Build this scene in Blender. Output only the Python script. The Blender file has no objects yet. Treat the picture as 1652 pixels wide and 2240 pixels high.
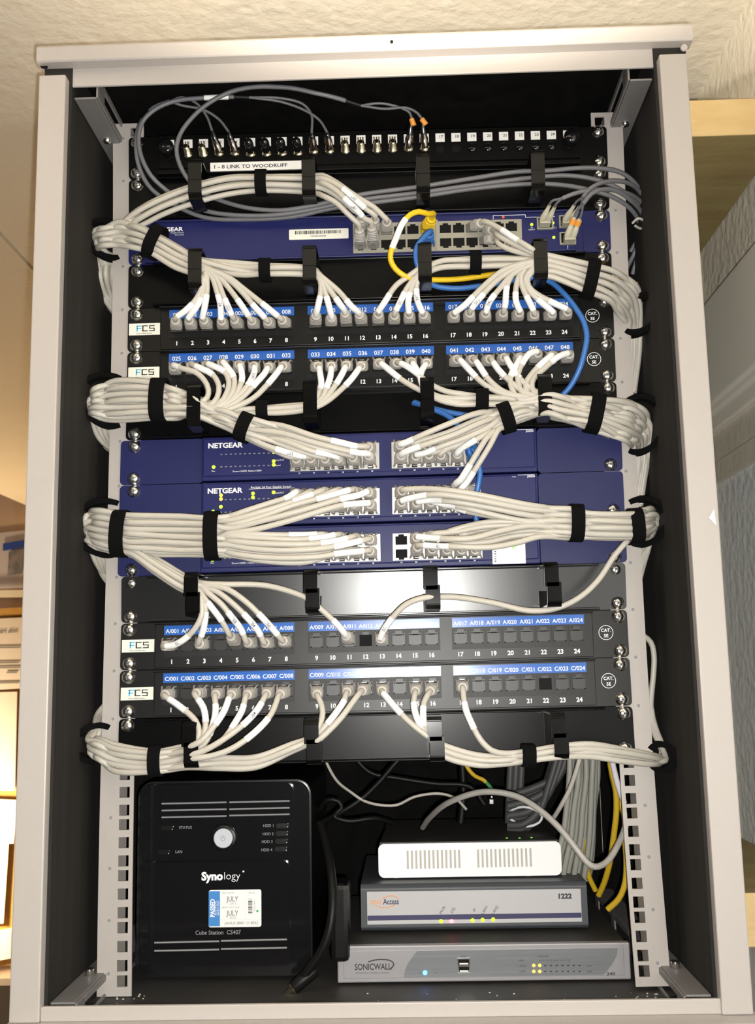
import bpy, math, random
from mathutils import Vector, Matrix
random.seed(7)
S = bpy.context.scene
C = S.collection
Z0 = 2100.0            # the top of the rack hangs this many mm above the floor

# ------------------------------------------------------------------ camera
CX, CY, CZ = 29.43, -984.54, -538.63          # mm, measured from the middle of the rack's top edge
PITCH, YAW, ROLL, FP = 0.151623531, 0.024537059, 0.019754255, 2266.0
def _rot(p, y, r):
    cp, sp, cy, sy, cr, sr = math.cos(p), math.sin(p), math.cos(y), math.sin(y), math.cos(r), math.sin(r)
    Rx = Matrix(((1,0,0),(0,cp,-sp),(0,sp,cp))); Rz = Matrix(((cy,-sy,0),(sy,cy,0),(0,0,1))); Rr = Matrix(((cr,0,sr),(0,1,0),(-sr,0,cr)))
    return Rz @ Rx @ Rr
MR = _rot(PITCH, YAW, ROLL)
CAM = Vector((CX, CY, CZ))
def _ray(px, py): return MR @ Vector(((px-826)/FP, 1, -(py-1120)/FP))
def P(px, py, d=0):                            # point seen at a place of the photograph, d mm in front of the rack face
    v = _ray(px, py); return CAM + v*((-d-CY)/v.y)
def PZ(px, py, z):
    v = _ray(px, py); return CAM + v*((z-CZ)/v.z)
def PX(px, py, x):
    v = _ray(px, py); return CAM + v*((x-CX)/v.x)
# warp shifting rack parts a few mm, fitted to camera-fit residuals at screw pixels
GC = [[-0.715, 0.446], [-2.079, 1.322], [3.116, -1.514], [0.19, -0.88], [1.719, -1.011], [3.039, -1.672], [-2.696, 5.086], [0.648, -0.878]]
def G(p):
    x, y, z = p; a = x/230; b = (z+400)/400
    f = (1, a, b, a*b, b*b, a*b*b, b**3, a*b**3)
    return (x+sum(f[i]*GC[i][0] for i in range(8)), y, z+sum(f[i]*GC[i][1] for i in range(8)))

# ------------------------------------------------------------------ materials
def mat(name, col, rough=.5, metal=0, noise=None, bump=None, emit=None, spec=None, coat=0, alpha=None, trans=0, aniso=None):
    m = bpy.data.materials.new(name); m.use_nodes = True
    n = m.node_tree; b = n.nodes['Principled BSDF']; L = n.links
    b.inputs['Base Color'].default_value = (*col, 1); b.inputs['Roughness'].default_value = rough; b.inputs['Metallic'].default_value = metal
    if spec is not None: b.inputs['Specular IOR Level'].default_value = spec
    if coat: b.inputs['Coat Weight'].default_value = coat; b.inputs['Coat Roughness'].default_value = .1
    if trans: b.inputs['Transmission Weight'].default_value = trans
    if emit: b.inputs['Emission Color'].default_value = (*emit[0], 1); b.inputs['Emission Strength'].default_value = emit[1]
    tc = n.nodes.new('ShaderNodeTexCoord')
    if noise:                                   # (scale, amount, second colour, stretch xyz)
        sc, amt, c2, st = noise
        mp = n.nodes.new('ShaderNodeMapping'); mp.inputs['Scale'].default_value = st; L.new(tc.outputs['Object'], mp.inputs[0])
        t = n.nodes.new('ShaderNodeTexNoise'); t.inputs['Scale'].default_value = sc; t.inputs['Detail'].default_value = 6; L.new(mp.outputs[0], t.inputs['Vector'])
        r = n.nodes.new('ShaderNodeValToRGB'); r.color_ramp.elements[0].position = .5-amt; r.color_ramp.elements[1].position = .5+amt
        r.color_ramp.elements[0].color = (*col, 1); r.color_ramp.elements[1].color = (*c2, 1)
        L.new(t.outputs[0], r.inputs[0]); L.new(r.outputs[0], b.inputs['Base Color'])
    if bump:                                    # (scale, strength, distance m)
        t = n.nodes.new('ShaderNodeTexNoise'); t.inputs['Scale'].default_value = bump[0]; t.inputs['Detail'].default_value = bump[3] if len(bump) > 3 else 2
        L.new(tc.outputs['Object'], t.inputs['Vector'])
        k = n.nodes.new('ShaderNodeBump'); k.inputs['Strength'].default_value = bump[1]; k.inputs['Distance'].default_value = bump[2]
        L.new(t.outputs[0], k.inputs['Height']); L.new(k.outputs[0], b.inputs['Normal'])
    return m
MT = dict(
 cab=mat('cabinet_paint', (.405,.37,.345), .42, bump=(900,.3,.00012)),
 bracket=mat('bracket_grey', (.20,.19,.185), .45, .2),  # darker grey than the cabinet paint
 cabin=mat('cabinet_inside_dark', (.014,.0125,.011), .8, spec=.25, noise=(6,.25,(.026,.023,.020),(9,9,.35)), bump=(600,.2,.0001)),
 roof=mat('cabinet_roof_black', (.003,.0028,.0028), .8, spec=.08, noise=(60,.2,(.006,.0055,.0055),(1,1,1))),
 black=mat('black_powder_coat', (.0028,.0028,.003), .28, spec=.11, bump=(1400,.18,.00004)),
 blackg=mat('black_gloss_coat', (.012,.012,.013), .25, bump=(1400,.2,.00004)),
 blackm=mat('black_matt', (.0028,.0027,.0027), .5, spec=.12, bump=(1400,.15,.00004)),
 patch=mat('black_patch_panel', (.0045,.0043,.004), .38, spec=.3, bump=(1600,.2,.00005)),
 gloss=mat('black_gloss_plastic', (.006,.006,.007), .12, coat=.6),
 nasm=mat('black_satin_plastic', (.006,.006,.006), .25),
 dark=mat('port_dark', (.006,.006,.006), .7, spec=.15),
 key=mat('keystone_grey', (.013,.013,.013), .4, spec=.4),
 keyd=mat('keystone_dark', (.006,.006,.006), .45, spec=.3),
 velcro=mat('velcro_black', (.0025,.0025,.0028), .95, spec=.12, bump=(2500,.4,.0002)),
 ringm=mat('ring_black_plastic', (.003,.003,.003), .16, spec=.3),
 blue=mat('netgear_blue', (.013,.016,.092), .38, spec=.3, bump=(1500,.15,.00004)),
 blued=mat('netgear_blue_ear', (.011,.014,.080), .42, spec=.3, bump=(1500,.15,.00004)),
 strip=mat('label_blue', (.015,.10,.42), .35),
 stripb=mat('label_blue_gloss', (.03,.13,.48), .2),
 white=mat('print_white', (.85,.85,.85), .5),
 label=mat('label_white', (.82,.81,.78), .4),
 labelc=mat('label_cream', (.78,.77,.68), .35),
 ink=mat('ink_dark', (.03,.03,.035), .6),
 inkg=mat('ink_grey', (.22,.22,.23), .6),
 cyan=mat('ink_cyan', (.05,.45,.75), .5),
 orange=mat('ink_orange', (.85,.28,.03), .5),
 jack=mat('cable_jacket_cream', (.47,.44,.385), .45),
 boot=mat('boot_grey', (.34,.32,.295), .42),
 collar=mat('boot_collar', (.45,.42,.38), .4),
 plug=mat('plug_clear', (.30,.28,.26), .18, trans=.25),
 sleeve=mat('sleeve_white', (.74,.74,.74), .35),
 yellow=mat('cable_yellow', (.72,.47,.01), .4),
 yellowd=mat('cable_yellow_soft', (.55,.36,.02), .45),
 bluec=mat('cable_blue', (.035,.14,.42), .4),
 grey=mat('fibre_grey', (.13,.13,.14), .5),
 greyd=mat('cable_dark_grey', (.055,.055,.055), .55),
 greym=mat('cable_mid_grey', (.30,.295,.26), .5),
 blackc=mat('cable_black', (.005,.005,.005), .45, spec=.2),
 beige=mat('connector_beige', (.50,.47,.36), .4),
 coll=mat('collar_orange', (.80,.33,.06), .4),
 chrome=mat('screw_chrome', (.80,.79,.76), .20, 1),
 nickel=mat('connector_nickel', (.68,.62,.48), .22, 1),
 tin=mat('port_shield_tin', (.62,.60,.55), .32, .85),
 tinb=mat('port_shield_dull', (.33,.315,.26), .5, .25),
 glass=mat('ferrule_clear', (.35,.30,.28), .15, 1),
 ledg=mat('led_green', (.5,.8,.02), .4, emit=((.45,.85,.02),1.6)),
 ledy=mat('led_yellow', (.9,.7,.05), .4, emit=((.95,.62,.05),1.6)),
 ledo=mat('led_orange', (.9,.5,.05), .4, emit=((1,.45,.05),3)),
 ledr=mat('led_red', (.45,.0,.02), .4, emit=((1,.08,.10),10)),
 ledb=mat('led_blue', (.01,.08,.5), .4, emit=((.03,.28,1),14)),
 ledgd=mat('led_small_green', (.2,.6,.05), .4, emit=((.2,.7,.03),.8)),
 redd=mat('lamp_red_dull', (.5,.08,.04), .4, emit=((.7,.1,.04),.4)),
 silver=mat('silver_bezel', (.30,.29,.30), .42, .35, bump=(1500,.15,.00004)),
 brush=mat('brushed_metal', (.19,.20,.215), .36, .6, noise=(30,.3,(.26,.27,.28),(.3,1,30)), bump=(200,.1,.0003)),
 onef=mat('silver_front', (.46,.45,.455), .5),
 slate=mat('slate_plastic', (.05,.054,.062), .5, bump=(1200,.2,.00006)),
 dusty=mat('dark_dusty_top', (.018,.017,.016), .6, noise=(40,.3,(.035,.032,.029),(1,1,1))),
 modw=mat('modem_white', (.93,.92,.91), .35),
 navy=mat('navy_stripe', (.03,.028,.09), .4),
 slot=mat('slot_beige', (.48,.45,.40), .6),
 button=mat('silver_button', (.55,.58,.62), .35, .3),
 pass_=mat('sticker_blue', (.05,.22,.55), .4),
 sline=mat('sticker_line', (.6,.56,.55), .5),
 greend=mat('green_dot', (.02,.35,.10), .4),
 gydry=mat('earth_green', (.05,.25,.08), .45),
 chip=mat('dust_chip', (.55,.52,.45), .8),
)
def wallmat(name, col, c2, s1=70, st=.6, dist=.004):
    m = mat(name, col, .85, noise=(3,.3,c2,(1,1,1)), bump=(s1,st,dist,4)); return m
MT['ceil'] = wallmat('stucco_cream', (.78,.72,.60), (.74,.68,.56), 55, .75, .004)
MT['wallr'] = wallmat('stucco_grey', (.88,.82,.69), (.82,.76,.63), 75, .8, .004)
MT['wallb'] = wallmat('stucco_blue_grey', (.78,.79,.77), (.72,.73,.71), 75, .7, .004)
MT['far'] = mat('far_wall_paint', (.62,.46,.36), .9)
MT['smooth'] = mat('smooth_white_paint', (.88,.83,.72), .5)
MT['rough'] = mat('rough_trim_paint', (.68,.63,.52), .6, bump=(60,.5,.002))
MT['pine'] = mat('sawn_pine', (.62,.42,.18), .7, noise=(9,.28,(.72,.54,.27),(2.2,1,9)), bump=(150,.4,.001))
MT['pined'] = mat('treated_pine_shaded', (.26,.18,.07), .75, noise=(7,.3,(.36,.29,.12),(1.2,9,9)), bump=(150,.4,.001))  # olive treated tint, with some shade of the underside worked into the colour
MT['cork'] = mat('cork_board', (.55,.30,.08), .8, noise=(60,.2,(.62,.36,.10),(1,1,1)))
MT['paper'] = mat('paper_white', (.80,.74,.70), .7)
MT['paperb'] = mat('paper_lilac', (.60,.56,.62), .7)
MT['photo'] = mat('photo_print', (.16,.17,.20), .5, noise=(25,.1,(.30,.26,.30),(1,1,1)))
MT['posterb'] = mat('poster_blue', (.03,.08,.42), .5)
MT['floor'] = mat('floor_carpet', (.20,.18,.16), .9)
MT['bluegrey'] = mat('chair_grey', (.35,.34,.33), .7)

# ------------------------------------------------------------------ mesh builder (all in mm)
class MB:
    def __init__(s): s.v, s.f, s.m, s.sm, s.mats = [], [], [], [], []
    def mi(s, m):
        if m not in s.mats: s.mats.append(m)
        return s.mats.index(m)
    def add(s, vs, fs, m, smooth=False):
        o = len(s.v); k = s.mi(m); s.v += [tuple(v) for v in vs]
        for f in fs: s.f.append([o+i for i in f]); s.m.append(k); s.sm.append(smooth)
        return s
    def box(s, x0, x1, y0, y1, z0, z1, m):
        vs = [(x,y,z) for x in (x0,x1) for y in (y0,y1) for z in (z0,z1)]
        return s.add(vs, [(0,1,3,2),(4,6,7,5),(0,4,5,1),(2,3,7,6),(0,2,6,4),(1,5,7,3)], m)
    def prism(s, poly, a, b, m, axis='y', smooth=False):      # poly in (x,z) for y, (y,z) for x, (x,y) for z; counter-clockwise
        def f(u, v, t): return (u,t,v) if axis == 'y' else (t,u,v) if axis == 'x' else (u,v,t)
        n = len(poly); vs = [f(u,v,a) for u,v in poly]+[f(u,v,b) for u,v in poly]
        s.add(vs, [list(range(n)), list(range(2*n-1, n-1, -1))], m)
        return s.add(vs, [(i, i+n, (i+1)%n+n, (i+1)%n) for i in range(n)], m, smooth)
    def rrect(s, x0, x1, z0, z1, r, y0, y1, m, k=5):
        return s.prism(rr(x0,x1,z0,z1,r,k), y0, y1, m)
    def lathe(s, c, d, prof, m, seg=16, smooth=True):         # prof: list of (distance along d, radius)
        c = Vector(c); d = Vector(d).normalized(); u = d.orthogonal().normalized(); w = d.cross(u)
        vs = []; 
        for t, r in prof:
            for i in range(seg):
                a = 2*math.pi*i/seg; vs.append(c+d*t+(u*math.cos(a)+w*math.sin(a))*r)
        n = len(prof); fs = [(j*seg+i, j*seg+(i+1)%seg, (j+1)*seg+(i+1)%seg, (j+1)*seg+i) for j in range(n-1) for i in range(seg)]
        s.add(vs, fs, m, smooth)
        return s.add([vs[i] for i in range(seg)]+[vs[(n-1)*seg+i] for i in range(seg)], [list(range(seg))[::-1], [seg+i for i in range(seg)]], m)
    def tube(s, pts, r, m, seg=10, caps=True, ov=1.0):
        pts = [Vector(p) for p in pts]; n = len(pts); vs = []
        t0 = (pts[1]-pts[0]).normalized(); u = t0.orthogonal().normalized()
        for i, p in enumerate(pts):
            t = (pts[min(i+1,n-1)]-pts[max(i-1,0)]).normalized()
            u = (u-t*u.dot(t)).normalized(); w = t.cross(u); R = r[i] if isinstance(r, (list,tuple)) else r
            for k in range(seg):
                a = 2*math.pi*k/seg; vs.append(p+(u*math.cos(a)+w*math.sin(a)*ov)*R)
        fs = [(j*seg+i, j*seg+(i+1)%seg, (j+1)*seg+(i+1)%seg, (j+1)*seg+i) for j in range(n-1) for i in range(seg)]
        s.add(vs, fs, m, True)
        if caps: s.add([vs[i] for i in range(seg)]+[vs[(n-1)*seg+i] for i in range(seg)], [list(range(seg))[::-1], [seg+i for i in range(seg)]], m)
        return s
    def text(s, t, x, z, size, m, y=0, align='c', bold=0.0, ang=0, sx=1, f=None):
        vs, fs, w, h = glyphs(t, bold); k = size/h if h else size
        ox = {'c': -w/2, 'l': 0, 'r': -w}[align]; ca, sa = math.cos(ang), math.sin(ang); out = []
        for a, b in vs:
            a = (a+ox)*k*sx; b = (b-h/2)*k
            q = (x+a*ca-b*sa, y, z+a*sa+b*ca); out.append(f(q) if f else q)
        return s.add(out, fs, m)
    def build(s, name, parent=None, warp=False, bevel=0, at=None, tilt=None):
        vs = [G(v) for v in s.v] if warp else s.v
        if tilt: vs = [(v[0], v[1]+tilt(v), v[2]) for v in vs]
        o0 = Vector(at) if at is not None else Vector((0,0,0))
        if parent is None and at is None:
            xs = [sum(c)/len(vs) for c in zip(*vs)]; o0 = Vector((xs[0], xs[1], xs[2]))
        me = bpy.data.meshes.new(name)
        par_o = Vector(parent['_o']) if parent is not None else Vector((0,0,0))
        base = par_o if parent is not None else o0
        me.from_pydata([((v[0]-base.x)*.001, (v[1]-base.y)*.001, (v[2]-base.z)*.001) for v in vs], [], s.f)
        for m in s.mats: me.materials.append(MT[m])
        me.polygons.foreach_set('material_index', s.m); me.polygons.foreach_set('use_smooth', s.sm); me.update()
        o = bpy.data.objects.new(name, me); C.objects.link(o)
        if parent is not None: o.parent = parent; o['_o'] = tuple(par_o)
        else: o.location = ((base.x)*.001, base.y*.001, (base.z+Z0)*.001); o['_o'] = tuple(base)
        if bevel:
            b = o.modifiers.new('edge', 'BEVEL'); b.width = bevel*.001; b.segments = 2; b.limit_method = 'ANGLE'; b.angle_limit = .6; b.harden_normals = False
        return o
def rr(x0, x1, z0, z1, r, k=5):
    p = []
    for cx, cz, a0 in ((x1-r, z0+r, -90), (x1-r, z1-r, 0), (x0+r, z1-r, 90), (x0+r, z0+r, 180)):
        for i in range(k+1):
            a = math.radians(a0+90*i/k); p.append((cx+r*math.cos(a), cz+r*math.sin(a)))
    return p
_gl = {}
def glyphs(t, bold):
    key = (t, bold)
    if key in _gl: return _gl[key]
    c = bpy.data.curves.new('t', 'FONT'); c.body = t; c.size = 1; c.offset = bold; c.resolution_u = 3
    o = bpy.data.objects.new('t', c); C.objects.link(o)
    bpy.context.view_layer.update()
    me = o.evaluated_get(bpy.context.evaluated_depsgraph_get()).to_mesh()
    vs = [(v.co.x, v.co.y) for v in me.vertices]; fs = [list(p.vertices) for p in me.polygons]
    o.to_mesh_clear(); bpy.data.objects.remove(o); bpy.data.curves.remove(c)
    w0 = min(v[0] for v in vs); w = max(v[0] for v in vs)-w0
    _gl[key] = ([(a-w0, b) for a, b in vs], fs, w, .73)
    return _gl[key]
def empty(name, label, cat, at, group=None):
    o = bpy.data.objects.new(name, None); C.objects.link(o); o.empty_display_size = .02
    o.location = (at[0]*.001, at[1]*.001, (at[2]+Z0)*.001); o['_o'] = tuple(at); o['label'] = label; o['category'] = cat
    if group: o['group'] = group
    return o
def tag(o, label, cat, group=None):
    o['label'] = label; o['category'] = cat
    if group: o['group'] = group
    return o
def struct(o): o['kind'] = 'structure'; return o

# ------------------------------------------------------------------ the room
def quad(mb, a, b, c, d, m): return mb.add([a,b,c,d], [(0,1,2,3)], m)
CE = 230
struct(MB().box(-1672,449,-1600,3650,CE,CE+60,'ceil').build('ceiling'))
struct(MB().box(-672,-664,300,3650,CE-4,CE+1,'ceil').build('trim_1'))
XW = 448.7
w = MB().box(XW,XW+100,-1600,2000,-304,CE,'wallr').box(XW,XW+100,-1600,2000,-Z0,-304,'wallb')
struct(w.build('wall_right'))
w = MB().prism([(XW-22,-78),(XW-22,-208),(XW-18,-212),(XW-18,-217),(XW-14,-221),(XW-14,-240),(XW+1,-240),(XW+1,-70),(XW-14,-70)][::-1],-1600,2000,'smooth')
struct(w.build('trim_2', bevel=3))
struct(MB().prism([(XW-4,-240),(XW-4,-275),(XW-7,-278),(XW-7,-304),(XW+1,-304),(XW+1,-240)][::-1],-1600,2000,'rough').build('trim_3'))
struct(MB().box(-330,449,392,470,-Z0,CE,'wallr').build('wall_back'))
struct(MB().box(-4200,1500,3650,3750,-Z0,1400,'far').build('wall_far'))
struct(MB().box(-4200,-4100,-1600,3650,-Z0,1400,'far').build('wall_left'))
struct(MB().box(-4200,549,-1600,3750,-Z0-50,-Z0,'floor').build('floor'))
struct(MB().box(-4200,-1672,-1600,3750,1400,1450,'far').build('ceiling_2'))
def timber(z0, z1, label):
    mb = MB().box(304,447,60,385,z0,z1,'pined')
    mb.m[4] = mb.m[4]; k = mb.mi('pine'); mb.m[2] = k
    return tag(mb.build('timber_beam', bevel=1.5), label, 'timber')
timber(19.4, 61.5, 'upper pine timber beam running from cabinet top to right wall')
timber(-806,-756, 'lower pine timber beam beside the foot of the cabinet')
# notice board side of the far wall
FY = 3645
def FW(px, py): return P(px, py, -FY)
def sheet(name, m, pts, label, cat, dy=0, extra=None):
    q = [P(*p, -(FY-dy)) for p in pts]; c = sum(q, Vector())/4
    mb = MB(); vs = [tuple(v) for v in q]+[(v.x, v.y-3, v.z) for v in q]
    mb.add(vs, [(0,1,2,3),(7,6,5,4),(0,4,5,1),(1,5,6,2),(2,6,7,3),(3,7,4,0)], m)
    if extra: extra(mb, c)
    o = mb.build(name); return tag(o, label, cat)
def ex1(mb, c): pass
sheet('paper_sheet','paperb',[(-60,1172),(75,1158),(75,1285),(-60,1290)],'large lilac paper sheet on far wall behind the blue headed poster','paper')
t = empty('small_poster','small poster with blue header and dark picture on the far wall','poster',FW(35,1220))
a = [P(x,y,-(FY-8)) for x,y in ((7,1189),(60,1180),(60,1196),(7,1205))]
MB().add([tuple(v) for v in a]+[(v.x,v.y-3,v.z) for v in a],[(3,2,1,0),(4,5,6,7),(0,1,5,4),(1,2,6,5),(2,3,7,6),(3,0,4,7)][::-1],'posterb').build('header',t)
a = [P(x,y,-(FY-8)) for x,y in ((20,1206),(53,1202),(49,1254),(17,1259))]
MB().add([tuple(v) for v in a]+[(v.x,v.y-3,v.z) for v in a],[(3,2,1,0),(4,5,6,7),(0,1,5,4),(1,2,6,5),(2,3,7,6),(3,0,4,7)][::-1],'photo').build('picture',t)
sheet('wall_ledge','smooth',[(-60,1292),(75,1290),(75,1306),(-60,1308)],'pale painted ledge running above the notice board on the far wall','ledge',20)
t = empty('notice_board','cork notice board with wooden frame on the far wall','board',FW(0,1700))
def fq(mb, pts, m, d0, d1):
    q = [P(*p, -(FY-d0)) for p in pts]
    vs = [tuple(v) for v in q]+[(v.x, v.y-(d1-d0), v.z) for v in q]
    return mb.add(vs, [(3,2,1,0),(4,5,6,7),(0,1,5,4),(1,2,6,5),(2,3,7,6),(3,0,4,7)], m)
fq(MB(),[(-120,1338),(70,1330),(60,2110),(-130,2110)],'cork',0,12).build('cork_panel',t)
fq(MB(),[(-120,1338),(70,1328),(70,1345),(-120,1353)],'cork',10,26).build('frame_rail',t)
def note(pts, label, lines=()):
    mb = fq(MB(), pts, 'paper', 28, 31)
    for tx, px, py, h in lines:
        c = P(px, py, -(FY-34)); mb.text(tx, c.x, c.z, h, 'ink', y=c.y, align='l', bold=.01, ang=.02)
    return tag(mb.build('paper_notice'), label, 'notice')
o = note([(-60,1356),(66,1350),(64,1505),(-60,1512)],'paper notice with large black heading at the top of the notice board',[('e heart alon',-22,1381,19)])
mb = MB()
for px, py, l in ((-30,1417,75),(-10,1450,52),(-20,1461,66),(14,1471,24),(-8,1494,50)):
    c = P(px, py, -(FY-34)); mb.box(c.x, c.x+l*2.05, c.y-1, c.y, c.z-3, c.z+3, 'inkg')
mb.build('text_lines', o)
note([(-60,1516),(38,1513),(33,1730),(-60,1728)],'tall paper list pinned under the heading notice on the notice board')
note([(-60,1745),(40,1750),(30,1845),(-60,1845)],'short bright paper pinned below the tall list on the notice board')
note([(-60,1832),(20,1838),(8,2020),(-60,2020)],'lower bright paper on the notice board above its bottom edge')
note([(-60,2046),(26,2030),(24,2096),(-60,2112)],'slanted bright paper at the bottom edge of the notice board')
mb = MB(); c = P(-10,2215,-2600); mb.prism(rr(c.x-150,c.x+140,c.z-260,c.z+95,60,6), 2560, 2640, 'bluegrey')
ch = mb.build('office_chair', bevel=8)
MB().lathe((c.x,2600,-Z0),(0,0,1),[(0,230),(40,200),(60,30),(Z0+c.z-240,30)],'bluegrey',16).build('pedestal',ch)
tag(ch, 'grey rounded chair back in the far room below the notice board', 'chair')

# ------------------------------------------------------------------ the cabinet
cab = empty('wall_rack_cabinet','light grey steel rack cabinet with open front hung between two timbers','cabinet',(0,140,-826))
for s, n in ((-1,'l'),(1,'r')):
    a, b = sorted((s*300, s*275))
    MB().box(a,b,-100,-88,-816,16,'cab').build('frame_stile',cab,bevel=1.2)
    a, b = sorted((s*299, s*272.5)); MB().box(a,b,-88,380,-826,40,'cabin').build('side_panel',cab)
MB().box(299.5,303.6,-86,382,-818,28,'cabin').build('outer_side_skin',cab)
# lid with folded lip
lid = [(-96,48),(-100,44),(-100,31),(-98.5,29.5),(-84,29.5),(-84,40),(385,40),(385,48)]
mb = MB().prism(lid[::-1], -303, 307, 'cab', axis='x')
mb.lathe(P(96,141,93),(0,-1,-.5),[(-2,4),(1,4)],'dark',12)
mb.lathe(P(1497,104,93),(0,-1,-.5),[(-1,3.5),(.6,3)],'cab',12)
mb.lathe(P(857,91,101),(0,-1,0),[(-2,1.5),(.3,1.5)],'dark',10)
mb.build('lid',cab,bevel=3)
MB().box(-275,276,-87,-84,P(826,167,87).z,30,'cab').build('header_bar',cab,bevel=.8)
MB().box(-275,277,-97,-93,-816.2,-804.5,'cab').build('bottom_bar',cab,bevel=.8)
base = [(-122,-819),(-119,-816.2),(-88,-816.2),(-88,-826.5),(385,-826.5),(385,-840),(-122,-840)]
MB().prism(base, -301, 303, 'cab', axis='x').build('base',cab,bevel=1)
MB().box(-272,272,-84,380,36,40,'roof').build('roof_panel',cab)
MB().box(-272,272,380,384,-826,40,'roof').build('back_panel',cab)
MB().box(-272,272,-93,380,-828,-826,'dusty').build('floor_panel',cab)
q = [P(px,py,100.4) for px,py in ((1551,1133),(1562,1113),(1567,1150))]
MB().add([tuple(v) for v in q]+[(v.x,v.y-.5,v.z) for v in q],[(0,1,2),(5,4,3),(0,3,4,1),(1,4,5,2),(2,5,3,0)],'sleeve').build('tape_scrap',cab)
# brackets that carry the rails
for s in (-1,1):
    a, b = sorted((s*271.5, s*251))
    for z, zz in ((1,-1),(-806,1)):
        mb = MB().box(a,b,-84,330,z-1,z+1,'bracket')
        x0, x1 = sorted((s*251, s*249)); z1 = z-zz*23; lo, hi = min(z,z1), max(z,z1)
        y = -58
        mb.box(x0,x1,-84,-62,lo,hi,'bracket')
        for k in range(4):
            y0 = -62+k*95
            mb.box(x0,x1,y0,y0+75,lo,lo+6,'bracket').box(x0,x1,y0,y0+75,hi-6,hi,'bracket').box(x0,x1,y0+75,y0+95,lo,hi,'bracket')
        mb.build('rail_bracket',cab,bevel=.6)
        h = MB(); c = Vector((s*262,-8 if zz < 0 else -8, z+(-4 if zz < 0 else 2)))
        h.lathe(c,(0,0,-zz if zz>0 else -1),[(-5,4),(0,4),(1,2)],'chrome',8)
        h.build('bracket_bolt',cab)
# rails with square cage-nut holes
def rail(s):
    zs = [6.35]; 
    for u in range(18): zs += [-(u*44.45+6.35), -(u*44.45+22.225), -(u*44.45+38.1)]
    zs += [-806.45]
    mb = MB(); z = 15.5; H = 4.8
    xi, xo, hx = s*226.5, s*258, s*235
    def b(x0, x1, z0, z1): 
        x0, x1 = sorted((x0,x1)); k = max(1, int((z1-z0)/40))
        for i in range(k): mb.box(x0,x1,0,2,z0+(z1-z0)*i/k,z0+(z1-z0)*(i+1)/k,'cab')
    b(hx+s*H, xo, -819, 15.5)
    b(xi, hx-s*H, -819, 15.5)
    for q in zs:
        b(hx-s*H, hx+s*H, q+H, z); z = q-H
    b(hx-s*H, hx+s*H, -819, z)
    x0, x1 = sorted((s*240.6, s*242))
    for i in range(20): mb.box(x0,x1,2,30,-819+834.5*i/20,-819+834.5*(i+1)/20,'cab')
    x0, x1 = sorted((xo, xo-s*2))
    for i in range(20): mb.box(x0,x1,2,20,-819+834.5*i/20,-819+834.5*(i+1)/20,'cab')
    for u in range(-0, 19):
        mb.lathe((s*247.5,-.05,-u*44.45),(0,-1,0),[(0,1.5),(.2,1.3)],'inkg',8)
    return mb.build('mounting_rail',cab,warp=True)
rail(-1); rail(1)

# ------------------------------------------------------------------ rack units
def U(n): return -(n-1)*44.45
def screw(par, s, z, x=232.55, warp=True):
    mb = MB(); mb.lathe((s*x,-2.2,z),(0,-1,0),[(0,6.3),(.8,6.3),(1.0,5.6),(2.2,5.4),(3.6,4.2),(4.3,2.4),(4.5,.6)],'chrome',18)
    mb.lathe((s*x,-6.85,z),(0,-1,0),[(0,1.2),(.05,.8)],'ink',8)
    a = random.random()*1.5; u = Vector((math.cos(a),0,math.sin(a))); w = Vector((-u.z,0,u.x)); c = Vector((s*x,-5.7,z))
    for d, e in ((u,w),(w,u)):
        mb.add([c+d*3.2+e*.45+Vector((0,-1.15,0))*0, c+d*3.2-e*.45, c-d*3.2-e*.45, c-d*3.2+e*.45,
                c+d*1.6+e*.5+Vector((0,-1.25,0)), c+d*1.6-e*.5+Vector((0,-1.25,0)), c-d*1.6-e*.5+Vector((0,-1.25,0)), c-d*1.6+e*.5+Vector((0,-1.25,0))],
               [(0,4,5,1),(1,5,6,2),(2,6,7,3),(3,7,4,0),(4,7,6,5)], 'inkg')
    return mb.build('screw',par,warp=warp)
def screws(par, n, skip=()):
    for s in (-1,1):
        for k, dz in enumerate((6.35,38.1)):
            if (s,k) not in skip: screw(par, s, U(n)-dz, x=232.55+random.uniform(-.6,.6))
def plate(n, m, x0=-241.3, x1=241.3, y0=-2, y1=0, r=4):
    return MB().rrect(x0,x1,U(n)-44.1,U(n)-.3,r,y0,y1,m)

# ring of a cable manager: flat strip bent to a hook, seen edge-on from the side
def ring(par, x, n, flip=False, two=False, h=19, d=48, wd=13):
    zc = U(n)-22.2; t = 1.6; mb = MB()
    def strip(pts, x0, x1):
        for (a, b), (c, e) in zip(pts, pts[1:]):
            dv = Vector((c-a, e-b)); nn = Vector((-dv.y, dv.x)).normalized()*t/2; dv = dv.normalized()*t/2
            a2, b2, c2, e2 = a-dv.x, b-dv.y, c+dv.x, e+dv.y
            poly = [(a2+nn.x,b2+nn.y),(c2+nn.x,e2+nn.y),(c2-nn.x,e2-nn.y),(a2-nn.x,b2-nn.y)]
            mb.prism(poly, x0, x1, 'ringm', axis='x')
    x0, x1 = x-wd/2, x+wd/2
    strip([(-2,zc+h),(-d+4,zc+h),(-d,zc+h-4),(-d,zc-1)], x0, x1)
    strip([(-2,zc-h),(-d+4,zc-h),(-d,zc-h+4),(-d,zc+1 if two else zc-3)], x0+ (2 if two else 0), x1+(2 if two else 0))
    strip([(-2.8,zc+h),(-2.8,zc-h)], x0, x1)
    return mb.build('cable_ring',par,warp=True)
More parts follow.
